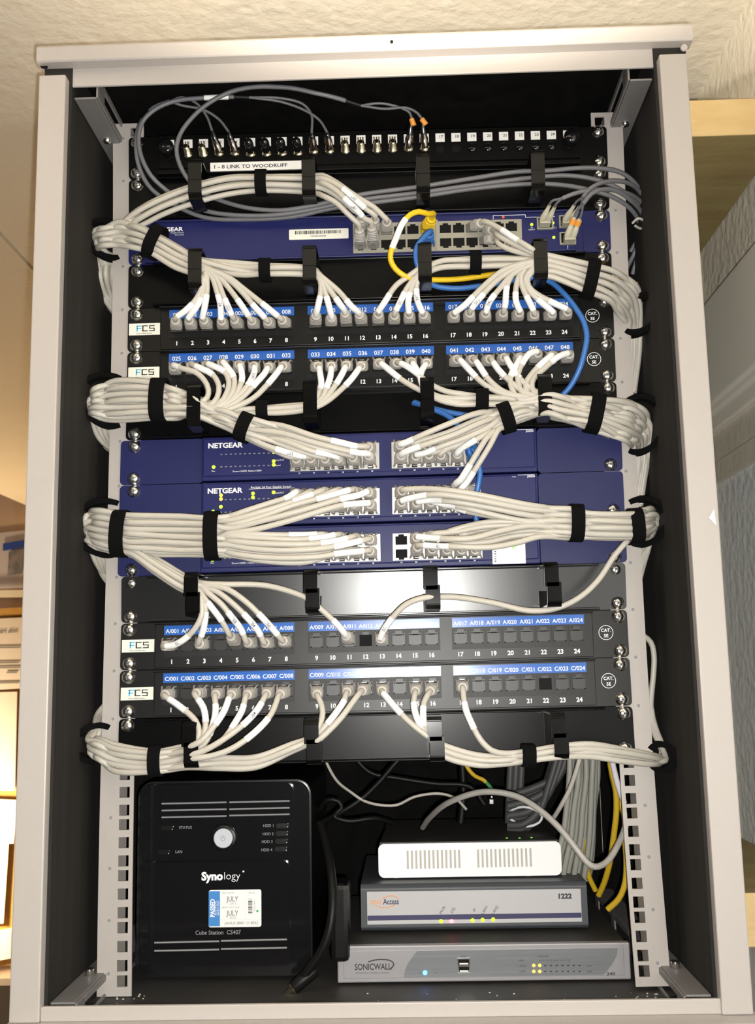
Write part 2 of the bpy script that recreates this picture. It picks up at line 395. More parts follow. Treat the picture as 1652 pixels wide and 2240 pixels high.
def manager(n, label, rings, m='black', skip=(), two=False, tilt=None):
    o = empty('cable_manager',label,'cable manager',G((0,0,U(n)-44)))
    mb = plate(n,m)
    mb.prism([(-2,U(n)-.4),(-9,U(n)-1.2),(-9,U(n)-2.6),(-2,U(n)-3)][::-1],-215,215,m,axis='x')
    mb.prism([(-2,U(n)-41.4),(-9,U(n)-42),(-9,U(n)-43.6),(-2,U(n)-43.9)][::-1],-215,215,m,axis='x')
    mb.build('front_plate',o,warp=True,bevel=.5,tilt=tilt)
    for x in rings: ring(o, x, n, two=two)
    screws(o, n, skip)
    return o
manager(2,'black cable manager plate with four rings below the fibre patch panel',(-165,-55,55,165))
manager(4,'black cable manager plate with four rings below the blue managed switch',(-165,-55,55,165))
manager(7,'black cable manager plate with rings above the three stacked blue switches',(-165,-55,55,165))
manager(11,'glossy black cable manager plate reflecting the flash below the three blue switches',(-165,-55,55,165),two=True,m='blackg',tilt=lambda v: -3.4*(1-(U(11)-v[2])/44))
manager(14,'bottom black cable manager plate above the empty rack bay',(-165,-55,55,165),two=True)

# fibre panel, unit 1
fp = empty('fibre_patch_bay','black fibre patch panel with row of round metal connectors at rack top','patch panel',G((0,0,-44)))
mb = plate(1,'blackm'); mb.box(-210,212,-6,0,-43.5,-1,'blackm')
mb.prism([(-6,-35),(-13,-40),(-13,-44.5),(-6,-44.5)][::-1],-210,212,'blackm',axis='x')
mb.build('front_plate',fp,warp=True,bevel=.6)
FX = [-180+15.88*i for i in range(24)]
for i, x in enumerate(FX):
    mb = MB().box(x-4.6,x+4.6,-6.6,-5.9,-15,-6.2,'label').text(str(i+1),x+(1.2 if i>1 else 1),-9.8,3.1,'ink',y=-6.8,bold=.01); mb.build('number_label',fp,warp=True)
for x in (-199,203):
    MB().box(x-6,x+5,-6.6,-5.9,-15,-6.2,'label').build('number_label',fp,warp=True)
    MB().lathe((x,-6,-20),(0,-1,0),[(0,5),(8,5),(9,7.5),(15,7.5),(17,6),(17.5,2)],'gloss',18).build('panel_knob',fp,warp=True)
ZF = -22.5
for i, x in enumerate(FX):
    k = i+1
    if k in (1,2,11,12,13,14):
        mb = MB().lathe((x,-6,ZF),(0,-1,.25),[(0,4.8),(3,4.8),(3.2,3.9),(12,3.7),(12.5,2.2),(14,2.0)],'nickel',14)
        for s in (-1,0,1): mb.lathe((x+s*2.4,-14,ZF+4.3),(0,-1,.6),[(0,.6),(6,.6)],'nickel',6)
        mb.build('fibre_adapter',fp,warp=True)
    elif k in (5,6,7,8):
        MB().lathe((x,-6,ZF),(0,-1,.25),[(0,5.2),(2,5.2),(2.2,4.0),(7,4.0)],'nickel',14).build('fibre_adapter',fp,warp=True)
        MB().lathe((x,-8,ZF+.5),(0,-1,.25),[(4,4.6),(12,4.6),(16,3.6),(17.5,1.5)],'gloss',14).build('dust_cap',fp,warp=True)
    elif k in (3,4,9,10,15,16):
        MB().lathe((x,-6,ZF),(0,-1,.25),[(0,4.8),(4,4.8),(4.2,3.7),(9,3.7)],'nickel',14).build('fibre_adapter',fp,warp=True)
    elif k in (17,18): MB().lathe((x,-5.9,ZF),(0,-1,0),[(0,4.2),(.3,4.2)],'dark',14).build('blank_hole',fp,warp=True)
    else: MB().lathe((x,-6,ZF),(0,-1,0),[(0,4.6),(1.5,4.6),(2.5,3.6),(2.8,1)],'gloss',14).build('blank_plug',fp,warp=True)
c = P(455,364,16)
mb = MB(); z = -39.8
mb.box(-156,-64,-15.2,-14,z-4.4,z+4.4,'label').text('1 - 8 LINK TO WOODRUFF',-152,z,3.7,'ink',y=-15.4,align='l',bold=.02,sx=1.22); mb.build('adhesive_label',fp,warp=True)
screws(fp,1,skip=())
# managed switch, unit 3
def portblock(mb, x0, x1, z0, z1, cols, rows, hole=None, y=-3.5, tin='tin', w=11.4, h=8.6, ybase=-2.8):
    mb.box(x0,x1,y,ybase,z1,z0,tin)
def rj(mb, x, z, w=11.2, h=8.2, y=-3.6, up=True, m='dark'):
    d = 1 if up else -1
    mb.box(x-w/2,x+w/2,y-.15,y+.1,z-h/2,z+h/2,m)
    mb.box(x-w*.24,x+w*.24,y-.15,y+.1,min(z+d*h/2,z+d*(h/2+1.8)),max(z+d*h/2,z+d*(h/2+1.8)),m)
sw = empty('managed_switch','blue managed network switch with white barcode label above left of its ports','network switch',G((0,0,U(3)-44)))
z = U(3)
mb = MB().rrect(-241.3,241.3,z-44,z-.6,4,-2,0,'blued').box(-224,206,-5,0,z-43.6,z-1,'blue').box(-224,206,-8,-4,z-2.8,z-.8,'blued').box(-224,206,-8,-4,z-44,z-42.4,'blued')
mb.box(206,214,-3.5,0,z-43.6,z-1,'blued')
mb.build('front_plate',sw,warp=True,bevel=.6)
MB().text('NETGEAR',-216,z-9.5,4.2,'white',y=-5.2,align='l',bold=.03,sx=1.2).text('ProSafe 24-port',-198,z-13.2,1.5,'white',y=-5.2,align='l').text('Smart Switch',-194,z-15.4,1.3,'white',y=-5.2,align='l').build('lettering',sw,warp=True)
mb = MB().rrect(-79,-19.5,z-24,z-13.5,1,-5.5,-5,'labelc')
x = -73
while x < -27:
    w_ = random.choice((.4,.7,1.1)); mb.box(x,x+w_,-5.7,-5.5,z-18.6,z-15.2,'ink'); x += w_+random.choice((.5,.7,1))
mb.text('1CR29B5A0003B',-50,z-20.9,1.7,'ink',y=-5.7,bold=.01); mb.build('barcode_label',sw,warp=True)
mb = MB().box(-15,68,-6,-5,z-40,z-9.2,'tinb').box(69.5,153,-6,-5,z-40,z-9.2,'tinb').box(67.6,69.7,-8,-5,z-40.5,z-8.5,'tinb'); mb.build('port_shield',sw,warp=True)
X3 = [-7.6+13.1*i for i in range(6)]+[77.2+13.1*i for i in range(6)]
for x in X3:
    for r, zz in enumerate((z-17.5,z-31.3)):
        mb = MB(); rj(mb, x, zz, y=-6.1, up=(r==0)); mb.build('network_port',sw,warp=True)
mb = MB()
for a in ((-1,),): pass
def line(mb, x0, z0, x1, z1, y, t=.45, m='white'):
    if x0 == x1: mb.box(x0-t/2,x0+t/2,y-.15,y,min(z0,z1),max(z0,z1),m)
    else: mb.box(min(x0,x1),max(x0,x1),y-.15,y,z0-t/2,z0+t/2,m)
for a in ((125,z-8,125,z-4.5),(125,z-4.5,157,z-4.5),(157,z-4.5,157,z-7.2),(157,z-7.2,186,z-7.2),(127,z-41.8,198,z-41.8),(198,z-41.8,198,z-36)): line(mb,*a,-5.05)
for tx, x_, z_ in (('SFP',163,z-18.3),('Link/ACT',163,z-20.2),('SFP',184.5,z-17.4),('Link/ACT',184.5,z-19.2),('SFP',203,z-10),('Combo',206,z-14),('Speed',206,z-22),('Link/ACT',206,z-24)): mb.text(tx,x_,z_,1.2,'white',y=-5.2)
mb.build('lettering',sw,warp=True)
for x_, z_ in ((163,z-15),(184,z-14),(184.5,z-29)):
    MB().lathe((x_,-5,z_),(0,-1,0),[(0,1.5),(.8,1.4)],'ledg',12).build('status_light',sw,warp=True)
MB().lathe((135,-5,z-6.5),(0,-1,0),[(0,1.4),(.8,1.3)],'redd',12).build('status_light',sw,warp=True)
for x_, z_ in ((176,z-14),(198,z-13),(198,z-30.5)):
    MB().box(x_-8,x_+8,-7.5,-5,z_-7,z_+6,'tinb').box(x_-6.5,x_+6.5,-7.8,-7.4,z_-5.5,z_+4.5,'dark').build('fibre_module',sw,warp=True)
screws(sw,3,skip=((-1,0),))

# patch panels
def patch(n, nums, label, blanks, dark, stripm='strip'):
    o = empty('patch_bay',label,'patch panel',G((0,0,U(n)-44))); z = U(n)
    mb = plate(n,'patch'); mb.box(-208,208,-4,0,z-43,z-1,'patch')
    mb.prism([(-4,z-.9),(-10,z-1.1),(-10,z-2.4),(-4,z-2.6)][::-1],-208,208,'patch',axis='x')
    mb.build('front_plate',o,warp=True,bevel=.5)
    XS = []
    for g0 in (-191.5,-53.5,83):
        xs = [g0+15.6*i for i in range(8)]; XS += xs
        st = MB().box(xs[0]-7.6,xs[-1]+7.8,-4.7,-4,z-12.4,z-3.6,stripm).build('port_label_strip',o,warp=True); mb = MB()
        for i, x in enumerate(xs): mb.text(nums[len(XS)-8+i],x,z-8.6,4.3 if len(nums[0])<4 else 3.9,'white',y=-4.85,bold=.012)
        mb.build('lettering',st,warp=True)
        mb = MB()
        for i, x in enumerate(xs): mb.text(str(len(XS)-7+i),x+(-1 if 0 else 0),z-37.3,4.2,'white',y=-4.15,bold=.03)
        mb.build('port_numbers',o,warp=True)
        MB().box(xs[0]-8.1,xs[-1]+8.1,-4.3,-4,z-33,z-12.6,'keyd').build('socket_bezel',o,warp=True)
    for i, x in enumerate(XS):
        k = i+1; mb = MB()
        mb.box(x-7.4,x+7.4,-5,-4.2,z-32.4,z-13.2,'keyd')
        if k in blanks:
            mb.box(x-5.9,x+5.9,-6.2,-4.9,z-27.6,z-16.6,'key').box(x-3.2,x+3.2,-6.4,-4.9,z-17,z-14.2,'key')
            mb.box(x-3.4,x+3.4,-6.35,-6.1,z-18.6,z-17.6,'dark')
            for s in (-1,1): mb.box(min(x+s*3.9,x+s*5.6),max(x+s*3.9,x+s*5.6),-6.35,-6.1,z-18.4,z-17.6,'dark').box(min(x+s*4.4,x+s*6),max(x+s*4.4,x+s*6),-6.35,-6.1,z-27.9,z-27,'dark')
        else:
            mb.box(x-5.9,x+5.9,-5.2,-4.9,z-27.6,z-17,'dark').box(x-3,x+3,-5.2,-4.9,z-17.2,z-14.6,'key' if k in dark else 'dark')
        mb.build('keystone_socket',o,warp=True)
    mb = MB().box(-239.8,-208.8,-3.2,-2,z-27.6,z-15.8,'labelc')
    mb.box(-232.2,-230.9,-3.4,-3.2,z-24,z-18,'cyan').box(-232.2,-226.8,-3.4,-3.2,z-18.9,z-18,'cyan').box(-232.2,-227.6,-3.4,-3.2,z-21.5,z-20.6,'cyan')
    for x0 in (-226.5,-219.6):
        mb.box(x0,x0+5.6,-3.4,-3.2,z-18.9,z-18,'ink').box(x0,x0+5.6,-3.4,-3.2,z-24,z-23.1,'ink')
    mb.box(-226.5,-225.2,-3.4,-3.2,z-24,z-18,'ink').box(-219.6,-218.6,-3.4,-3.2,z-21.4,z-18,'ink').box(-219.6,-214,-3.4,-3.2,z-21.4,z-20.5,'ink').box(-215,-214,-3.4,-3.2,z-24,z-20.5,'ink')
    mb.text('Future Cabling Systems',-224.5,z-25.9,1.2,'ink',y=-3.4,bold=.01); mb.build('maker_label',o,warp=True)
    mb = MB(); vs = []; N = 40; cx, cz = 220.5, z-21
    for i in range(N):
        a = 2*math.pi*i/N; vs += [(cx+6.9*math.cos(a),-2.2,cz+6.9*math.sin(a)),(cx+6.4*math.cos(a),-2.2,cz+6.4*math.sin(a))]
    mb.add(vs,[(2*i,2*i+1,(2*i+3)%(2*N),(2*i+2)%(2*N)) for i in range(N)],'white')
    mb.text('CAT.',cx,cz+2.3,3.1,'white',y=-2.25,bold=.02).text('5E',cx,cz-2.8,3.1,'white',y=-2.25,bold=.02); mb.build('category_mark',o,warp=True)
    screws(o,n)
    return XS
XP = patch(5,['%03d'%i for i in range(1,25)],'uppermost black patch panel, blue strips numbered 001 to 024, all plugged upwards',(),())
patch(6,['%03d'%i for i in range(25,49)],'second black patch panel from top, blue strips numbered 025 to 048',(),())
patch(12,['A/%03d'%i for i in range(1,25)],'mostly empty patch panel with blue strips lettered A/001 to A/024',[k for k in range(1,25) if k!=12],(12,),'stripb')
patch(13,['C/%03d'%i for i in range(1,25)],'lowest black patch panel, blue strips lettered C/001 to C/024',[k for k in range(1,25) if k!=22],(22,),'stripb')

# three stacked switches
X8L = [-70.5+14.1*i for i in range(6)]; X8R = [28.6+13.9*i for i in range(6)]
def gswitch(n, label, leds, first, sub):
    z = U(n); o = empty('rack_switch',label,'network switch',G((0,0,z-44)))
    mb = MB().rrect(-246,-164,z-44.1,z-.3,4,-2.2,0,'blued'); mb.build('mounting_ear',o,warp=True,bevel=.5)
    mb = MB().rrect(162,244,z-44.1,z-.3,4,-2.2,0,'blued'); mb.build('mounting_ear',o,warp=True,bevel=.5)
    mb = MB().box(-164.5,161,-8,0,z-43.6,z-.8,'blue').box(-163,159,-10,-7.5,z-39.5,z-2.5,'blue'); mb.build('housing',o,warp=True,bevel=1)
    mb = MB().text('NETGEAR',-158,z-9.3,5.0,'white',y=-10.15,align='l',bold=.035,sx=1.12)
    if sub: mb.text('ProSafe 24 Port Gigabit Switch',-116,z-7.2,2.3,'white',y=-10.15,align='l').box(-118,-74,-10.2,-10.05,z-8.9,z-8.6,'white')
    mb.text('JGS524',158,z-4.2,1.8,'white',y=-10.15,align='r',bold=.03).box(141.5,157.5,-10.2,-10.05,z-2.9,z-2.5,'white').text('MODEL',140,z-4.2,.9,'white',y=-10.15,align='r')
    mb.text('Link/ACT',-88,z-13,1.6,'white',y=-10.15).text('Speed',-90,z-18.3,1.6,'white',y=-10.15).text('Link/ACT',-88,z-25.5,1.6,'white',y=-10.15).text('Speed',-90,z-30.5,1.6,'white',y=-10.15)
    mb.text('Pwr',-152.5,z-34.5,1.6,'white',y=-10.15).text('Green=1000M, Yellow=100M',-120,z-35.3,1.7,'white',y=-10.15)
    for i in range(6): mb.text(str(first+i),X8L[i]+1.5,z-39.1,1.5,'white',y=-10.15,bold=.02).text(str(first+6+i),X8R[i],z-39.1,1.5,'white',y=-10.15,bold=.02)
    mb.build('lettering',o,warp=True)
    mb = MB()
    for r in (z-18.3,z-30.5):
        for i in range(11): mb.box(-146+4.6*i,-144+4.6*i,-10.2,-10,r-.5,r+.5,'inkg')
    mb.build('light_row',o,warp=True)
    for x, zz, m in leds: MB().lathe((x,-10,z-zz),(0,-1,0),[(0,1.8),(.5,1.7)],m,10).build('status_light',o,warp=True)
    MB().box(-78,8.5,-11.2,-10,z-37.2,z-11.5,'tin').build('port_shield',o,warp=True)
    MB().box(20.5,105.5,-11.2,-10,z-37.2,z-11.5,'tin').build('port_shield',o,warp=True)
    for x in X8L+X8R:
        for r, zz in enumerate((z-18.3,z-30.8)):
            mb = MB(); rj(mb,x,zz,y=-11.3,up=(r==0)); mb.build('network_port',o,warp=True)
    screws(o,n,skip=((-1,1),(1,0)) if n==9 else ())
    return o
gswitch(8,'topmost of the three stacked blue switches',[(-94,17.5,'ledg'),(-94,13.5,'ledg'),(-94,26.5,'ledg'),(-94,30,'ledg'),(-152.5,30.5,'ledg')],13,False)
gswitch(9,'middle one of the three stacked blue switches',[(-145,17.5,'ledy'),(-145,13.8,'ledy'),(-114,16.8,'ledg'),(-114,13,'ledg'),(-94,12.5,'ledg'),(-145,25,'ledg'),(-152.5,29.5,'ledg')],13,True)
o = gswitch(10,'bottom one of the three stacked blue switches with white sticker',[(-152.5,31.5,'ledg'),(-122,30,'ledy')],13,True)
z = U(10)
mb = MB().box(115,146.5,-10.8,-10,z-43.4,z-18,'label')
for x, zz in ((123,29.5),(126,28.5),(135,30),(137.5,28.5)): mb.lathe((x,-10.9,z-zz+2),(0,-1,0),[(0,1.1),(.1,1.0)],'ledgd',8)
for i in range(9): mb.box(117,118.6,-10.95,-10.8,z-41+i*2.3,z-40+i*2.3-.2*(i%3),'ink')
mb.build('white_sticker',o,warp=True)
FLASH, AMB, WORLD, UPL = 41, 3, .035, 21

# ------------------------------------------------------------------ cables
def spline(pts, step=4.0):
    pts = [Vector(p) for p in pts]
    q = [pts[0]]
    for p in pts[1:]:
        if (p-q[-1]).length > 1.5: q.append(p)
    pts = [q[0]*2-q[1]]+q+[q[-1]*2-q[-2]]; out = []
    for i in range(1, len(pts)-2):
        p0, p1, p2, p3 = pts[i-1:i+3]
        d1, d2, d3 = [(max((b-a).length, .01))**.5 for a, b in ((p0,p1),(p1,p2),(p2,p3))]
        m1 = (p2-p1)+(((p1-p0)/d1-(p2-p0)/(d1+d2))*d2) ; m2 = (p2-p1)+(((p3-p2)/d3-(p3-p1)/(d2+d3))*d2)
        n = max(2, int((p2-p1).length/step))
        for k in range(n):
            t = k/n; t2 = t*t; t3 = t2*t
            out.append(p1*(2*t3-3*t2+1)+m1*(t3-2*t2+t)+p2*(-2*t3+3*t2)+m2*(t3-t2))
    out.append(pts[-2]); return out
def resolve(path, d0):
    """depths that are not given run straight between the given ones"""
    pts = [list(p)+[None]*(3-len(p)) if not isinstance(p, Vector) else p for p in path]
    known = [(-1, d0)]+[(i, (-p.y if isinstance(p, Vector) else p[2])) for i, p in enumerate(pts) if isinstance(p, Vector) or p[2] is not None]
    if len(known) == 1: known.append((len(pts)-1, d0))
    out = []
    for i, p in enumerate(pts):
        if isinstance(p, Vector): out.append(p); continue
        if p[2] is None:
            a = max(k for k in known if k[0] < i); b = [k for k in known if k[0] > i]; b = b[0] if b else a
            e = a[1] if b[0] == a[0] else a[1]+(b[1]-a[1])*(i-a[0])/(b[0]-a[0])
        else: e = p[2]
        out.append(P(p[0], p[1], e))
    return out
CB = {}
def cab_(id, label, group, port=None, bp=None, path=(), bd=27, ears=0, sleeve=None, text=None, r=2.75, m='jack', bm='boot', name='patch_cable', out=7, mid=None, cat='cable', back=False):
    CB[id] = dict(label=label, group=group, port=port, bp=bp, path=list(path), bd=bd, ears=ears, sleeve=sleeve, text=text, r=r, m=m, bm=bm, name=name, out=out, mid=mid, cat=cat)
def gate(ids, p1, p2, d, L=None, flip=False, jit=.6, lo=0, hi=1):
    a, b = P(*p1, d), P(*p2, d); w = (b-a).length; n = len(ids)
    if L is None: L = min(6 if w > 14 else 3, max(1, round(n*5.9/max(w,6))))
    for i, k in enumerate(ids):
        t = (i+.5)/n; t = lo+(hi-lo)*t
        pos = a.lerp(b, t)+Vector((random.uniform(-jit,jit), -((i*7 % L)-(L-1)/2)*5.2+random.uniform(-jit,jit), random.uniform(-jit,jit)))
        CB[k]['path'].append(pos)
def boot_mesh(mb, a, e, m, ears, colr='collar', s=1.0):
    """moulded boot from the plug at a to the collar at e"""
    d = (e-a); L = d.length; d.normalize(); X = Vector((1,0,0)); X = (X-d*X.dot(d)).normalized(); Zv = X.cross(d); Zv = Zv if Zv.z > 0 else -Zv
    def sec(t, w, h, pw):
        return [a+d*t+X*w*math.copysign(abs(math.cos(q))**pw, math.cos(q))+Zv*h*math.copysign(abs(math.sin(q))**pw, math.sin(q)) for q in [2*math.pi*i/16 for i in range(16)]]
    pr = [(0,5.6,4.2,.3),(L*.22,5.7,4.5,.35),(L*.24,6.0,4.9,.4)]
    k = 5
    for i in range(k):
        t = L*(.28+.56*i/k); w = 6.0-.9*i/k; h = 5.0-.3*i/k; pr += [(t,w,h,.5),(t+L*.06,w,h,.5),(t+L*.065,w-.7,h-.6,.6),(t+L*.10,w-.8,h-.7,.6)]
    pr += [(L*.86,4.3,4.3,1)]
    secs = [sec(t,w*s,h*s,pw) for t,w,h,pw in pr]; vs = [v for c in secs for v in c]; n = 16
    mb.add(vs,[(j*n+i,j*n+(i+1)%n,(j+1)*n+(i+1)%n,(j+1)*n+i) for j in range(len(secs)-1) for i in range(n)],m,True)
    if ears:
        for q in (-1,1):
            c0 = a+d*(L*.66)+X*q*4.6+Zv*ears*3.5; c1 = a+d*(L*.40)+X*q*5.9+Zv*ears*6.6; c2 = a+d*(L*.08)+X*q*6.3+Zv*ears*6.2
            mb.tube([c0,c1,c2],[1.0,.9,.6],m,6)
    mc = MB(); mc.tube([e-d*3.2,e-d*2.4,e-d*.3,e+d*.2],[4.0,4.8,4.7,3.6],colr,16)
    return mc, d
def tube_range(pts, s0, s1):
    out = []; s = 0
    for a, b in zip(pts, pts[1:]):
        l = (b-a).length
        if s+l >= s0 and s <= s1: out.append(a)
        s += l
    return out
def finish_cables():
    for id, c in CB.items():
        lead = []; d = None
        if c['port']:
            pw = Vector(G(c['port'])) if isinstance(c['port'], tuple) else c['port']
            e = P(*c['bp'], c['bd']) if not isinstance(c['bp'], Vector) else c['bp']
            d = (e-pw).normalized(); lead = [e-d*3, e, e+d*c['out']]
            path = resolve(c['path'], c['bd']+c['out'])
        else: path = resolve(c['path'], c['path'][0][2] if not isinstance(c['path'][0], Vector) else 0)
        pts = spline(lead+path); r = c['r']
        o = MB().tube(pts, r, c['m'], 10).build(c['name']); tag(o, c['label'], c['cat'], c['group'])
        if c['port']:
            mb = MB(); tc = 'collar' if c['bm'] == 'boot' else c['bm']
            a = pw+d*3.5
            mc, _ = boot_mesh(mb, a, e, c['bm'], c['ears'], tc); bo = mb.build('strain_relief_boot', o); mc.build('boot_collar', bo)
            mb = MB(); X = Vector((1,0,0)); Zv = Vector((0,0,1)); q0, q1 = pw+d*-3, pw+d*6
            vs = [q+X*sx*5.7+Zv*sz*3.9 for q in (q0,q1) for sx, sz in ((-1,-1),(1,-1),(1,1),(-1,1))]
            mb.add(vs,[(0,3,2,1),(4,5,6,7),(0,1,5,4),(1,2,6,5),(2,3,7,6),(3,0,4,7)],'plug' if c['bm'] != 'yellow' else 'yellow')
            sg = c['ears'] or 1
            mb.add([q+X*sx*2.2+Zv*(sg*(4.1+k)) for q, k in ((q0,.6),(q1+d*4,2.6)) for sx in (-1,1)]+[q+X*sx*2.2+Zv*(sg*(3.3+k)) for q, k in ((q0,.6),(q1+d*4,2.6)) for sx in (-1,1)],[(0,1,3,2),(4,6,7,5),(0,2,6,4),(1,5,7,3),(2,3,7,6),(0,4,5,1)],'plug')
            mb.build('modular_plug', o)
        if c['sleeve']:
            for sl in (c['sleeve'] if isinstance(c['sleeve'], list) else [c['sleeve']]):
                tp = tube_range(pts, sl[0], sl[1])
                if len(tp) > 2:
                    so = MB().tube(tp, r+.35, sl[2] if len(sl) > 2 else 'sleeve', 12).build('label_sleeve', o)
                    if c['text']:
                        mid = tp[len(tp)//2]; dr = (tp[-1]-tp[0]).normalized(); an = math.atan2(dr.z, dr.x)
                        if an > math.pi/2: an -= math.pi
                        if an < -math.pi/2: an += math.pi
                        wd = CAM-mid; wd.normalize(); cpos = mid+wd*(r+.55)
                        MB().text(c['text'], cpos.x, cpos.z, 3.0, 'ink', y=cpos.y, ang=an, bold=.005).build('sleeve_number', so)

OR = 'first second third fourth fifth sixth seventh eighth ninth tenth eleventh twelfth thirteenth fourteenth fifteenth sixteenth seventeenth eighteenth nineteenth twentieth twenty-first twenty-second twenty-third twenty-fourth'.split()
ord1 = ['first','second','third','fourth','fifth','sixth']
def pp(n, k): return (XP[k-1], -5, U(n)-22)
# -- fan of the panel numbered 001 to 024
G5 = 'grey patch cables of the panel numbered 001 to 024'
bt5 = {1:(384,701),2:(414,701),3:(446,700),4:(485,702),5:(513,699),6:(551,702),7:(586,703),8:(617,700),9:(692,690),10:(725,695),11:(755,685),12:(786,688),13:(828,687),14:(863,690),15:(895,688),16:(926,688),17:(994,688),18:(1028,685),19:(1063,686),20:(1101,684),21:(1136,684),22:(1169,688),23:(1208,686),24:(1242,682)}
pa5 = {1:[(405,680),(428,656),(441,632),(445,612)],2:[(427,676),(440,652),(447,624),(449,606)],3:[(447,676),(452,645),(453,618),(450,600)],4:[(482,664),(474,636),(464,606),(452,592)],
5:[(503,680),(488,645),(473,608),(456,592)],6:[(530,670),(503,633),(480,606),(458,590)],7:[(558,672),(528,637),(496,608),(462,592)],8:[(580,669),(536,634),(503,609),(466,592)],
9:[(696,668),(702,638),(700,612)],10:[(720,670),(711,638),(701,611)],11:[(746,668),(728,643),(702,608)],12:[(771,672),(742,638),(702,604)],
13:[(841,662),(866,625),(896,603),(921,586)],14:[(876,660),(890,631),(905,612),(923,596)],15:[(893,662),(897,640),(906,616),(923,600)],16:[(914,660),(911,632),(914,614),(925,602)],
17:[(1015,669),(1057,627),(1097,594),(1142,577),(1170,573)],18:[(1038,667),(1073,627),(1105,600),(1142,582),(1170,578)],19:[(1070,662),(1097,627),(1115,606),(1143,587),(1170,581)],20:[(1106,662),(1109,627),(1122,600),(1148,582),(1172,577)],
21:[(1129,660),(1131,618),(1142,592),(1157,578),(1174,574)],22:[(1157,658),(1142,625),(1140,603),(1153,584),(1174,577)],23:[(1184,661),(1156,632),(1150,610),(1161,592),(1176,582)],24:[(1210,662),(1174,643),(1157,627),(1155,608),(1166,595),(1178,588)]}
tx5 = {4:'026',5:'022',18:'013',19:'042',14:'017',16:'016'}
for k in range(1,25):
    p = [(x,y,37+8*(i+1)/len(pa5[k])) for i,(x,y) in enumerate(pa5[k])]
    cab_('a%d'%k, 'grey patch cable in %s port of the uppermost patch panel, marked 0%02d'%(OR[k-1],k), G5, pp(5,k), bt5[k], p, sleeve=(14,34) if k not in (9,10,11,12) else (8,30), text=tx5.get(k))
# -- panel 025 to 048
G6 = 'grey patch cables of the panel numbered 025 to 048'
bt6 = {1:(380,802),2:(419,800),3:(452,798),4:(486,794),5:(523,798),6:(555,801),7:(588,803),8:(619,801),9:(696,801),10:(725,801),11:(758,799),12:(790,801),13:(830,794),14:(869,794),15:(900,792),16:(934,794),17:(1001,786),18:(1035,786),19:(1072,786),20:(1104,782),21:(1139,781),22:(1177,773),23:(1210,777),24:(1246,775)}
pa6 = {1:[(402,807),(427,814),(447,832),(456,852),(453,870),(438,880)],2:[(444,808),(466,820),(479,845),(475,870),(460,886)],3:[(472,803),(492,814),(501,836),(496,860),(480,882)],4:[(498,804),(512,826),(512,848),(501,872),(472,890)],
5:[(527,808),(530,826),(524,848),(508,874),(472,894)],6:[(557,812),(548,834),(526,862),(500,882),(465,897)],7:[(578,818),(560,838),(536,864),(510,884),(470,899)],8:[(606,816),(586,840),(558,868),(530,884),(490,897)],
9:[(701,822),(703,840),(696,862),(684,880)],10:[(723,823),(714,850),(703,872),(684,884)],11:[(747,821),(729,850),(707,876),(684,889)],12:[(769,829),(740,858),(714,879),(684,893)],
13:[(850,808),(875,828),(912,850),(950,866),(1000,880)],14:[(888,800),(910,815),(938,838),(973,855),(1010,862)],15:[(909,804),(919,824),(932,850),(955,866),(1000,872)],16:[(923,811),(920,826),(930,852),(955,872),(1000,884)],
17:[(1022,804),(1056,838),(1092,858),(1137,867)],18:[(1047,798),(1070,831),(1103,857),(1150,868)],19:[(1090,808),(1120,838),(1147,858),(1178,868)],20:[(1118,801),(1144,835),(1168,854),(1186,863)],
21:[(1131,797),(1117,824),(1120,850),(1140,875)],22:[(1158,774),(1137,807),(1133,830),(1142,858),(1175,884)],23:[(1191,790),(1161,821),(1150,842),(1158,868),(1182,890)],24:[(1222,780),(1189,808),(1168,828),(1164,847),(1180,872)]}
tx6 = {1:'030',6:'005'}
for k in range(1,25):
    q = pa6[k]; p = [(x,y,38+6*(i+1)/len(q)) for i,(x,y) in enumerate(q)]
    cab_('b%d'%k, 'grey patch cable in %s port of the second patch panel from top, marked 0%02d'%(OR[k-1],k+24), G6, pp(6,k), bt6[k], p, ears=1, sleeve=((4,20) if k==1 else (16,38)), text=tx6.get(k), out=5)
# -- managed switch
GM = 'grey patch cables at the left ports of the managed switch'
def pm(c, r): return (X3[c], -7, U(3)-(17.5,31.3)[r])
cab_('m1','grey patch cable in first lower port of the managed switch',GM,pm(0,1),(786,502),[(778,484,36),(758,465,40),(736,444,42),(706,428,40)],ears=-1)
cab_('m2','grey patch cable in first upper port of the managed switch',GM,pm(0,0),(790,478),[(776,462,34),(757,444,36),(735,427,38),(706,412,38)],ears=0)
cab_('m3','grey patch cable in second lower port of the managed switch',GM,pm(1,1),(813,497),[(797,478,37),(787,466,42),(760,440,46),(733,415,46),(706,400,44)],ears=-1,sleeve=(24,48),text='081')
cab_('m4','grey patch cable in second upper port of the managed switch',GM,pm(1,0),(820,480),[(805,460,36),(790,448,40),(765,425,44),(735,402,44),(706,390,42)],ears=0,sleeve=(24,52),text='030')
cab_('m5','grey patch cable in third upper port of the managed switch',GM,pm(2,0),(846,486),[(840,474,34),(818,453,38),(796,440,40),(768,422,40),(737,400,40),(706,384,38)],ears=0)
M5 = ['m5','m4','m3','m2','m1']
gate(M5,(685,378),(685,424),36,L=2)
gate(M5,(572,380),(572,418),36,L=2)
gate(M5,(508,380),(508,424),34,L=2)
gate(M5,(440,394),(448,438),34,L=2)
gate(M5,(354,424),(362,466),30,L=2)
gate(M5,(296,455),(306,494),24,L=2)
gate(M5,(262,482),(268,512),18,L=3)
A9 = ['a12','a11','a10','a9']
gate(A9,(684,581),(684,608),40)
gate(A9,(580,575),(580,606),40)
gate(A9,(522,571),(522,606),38)
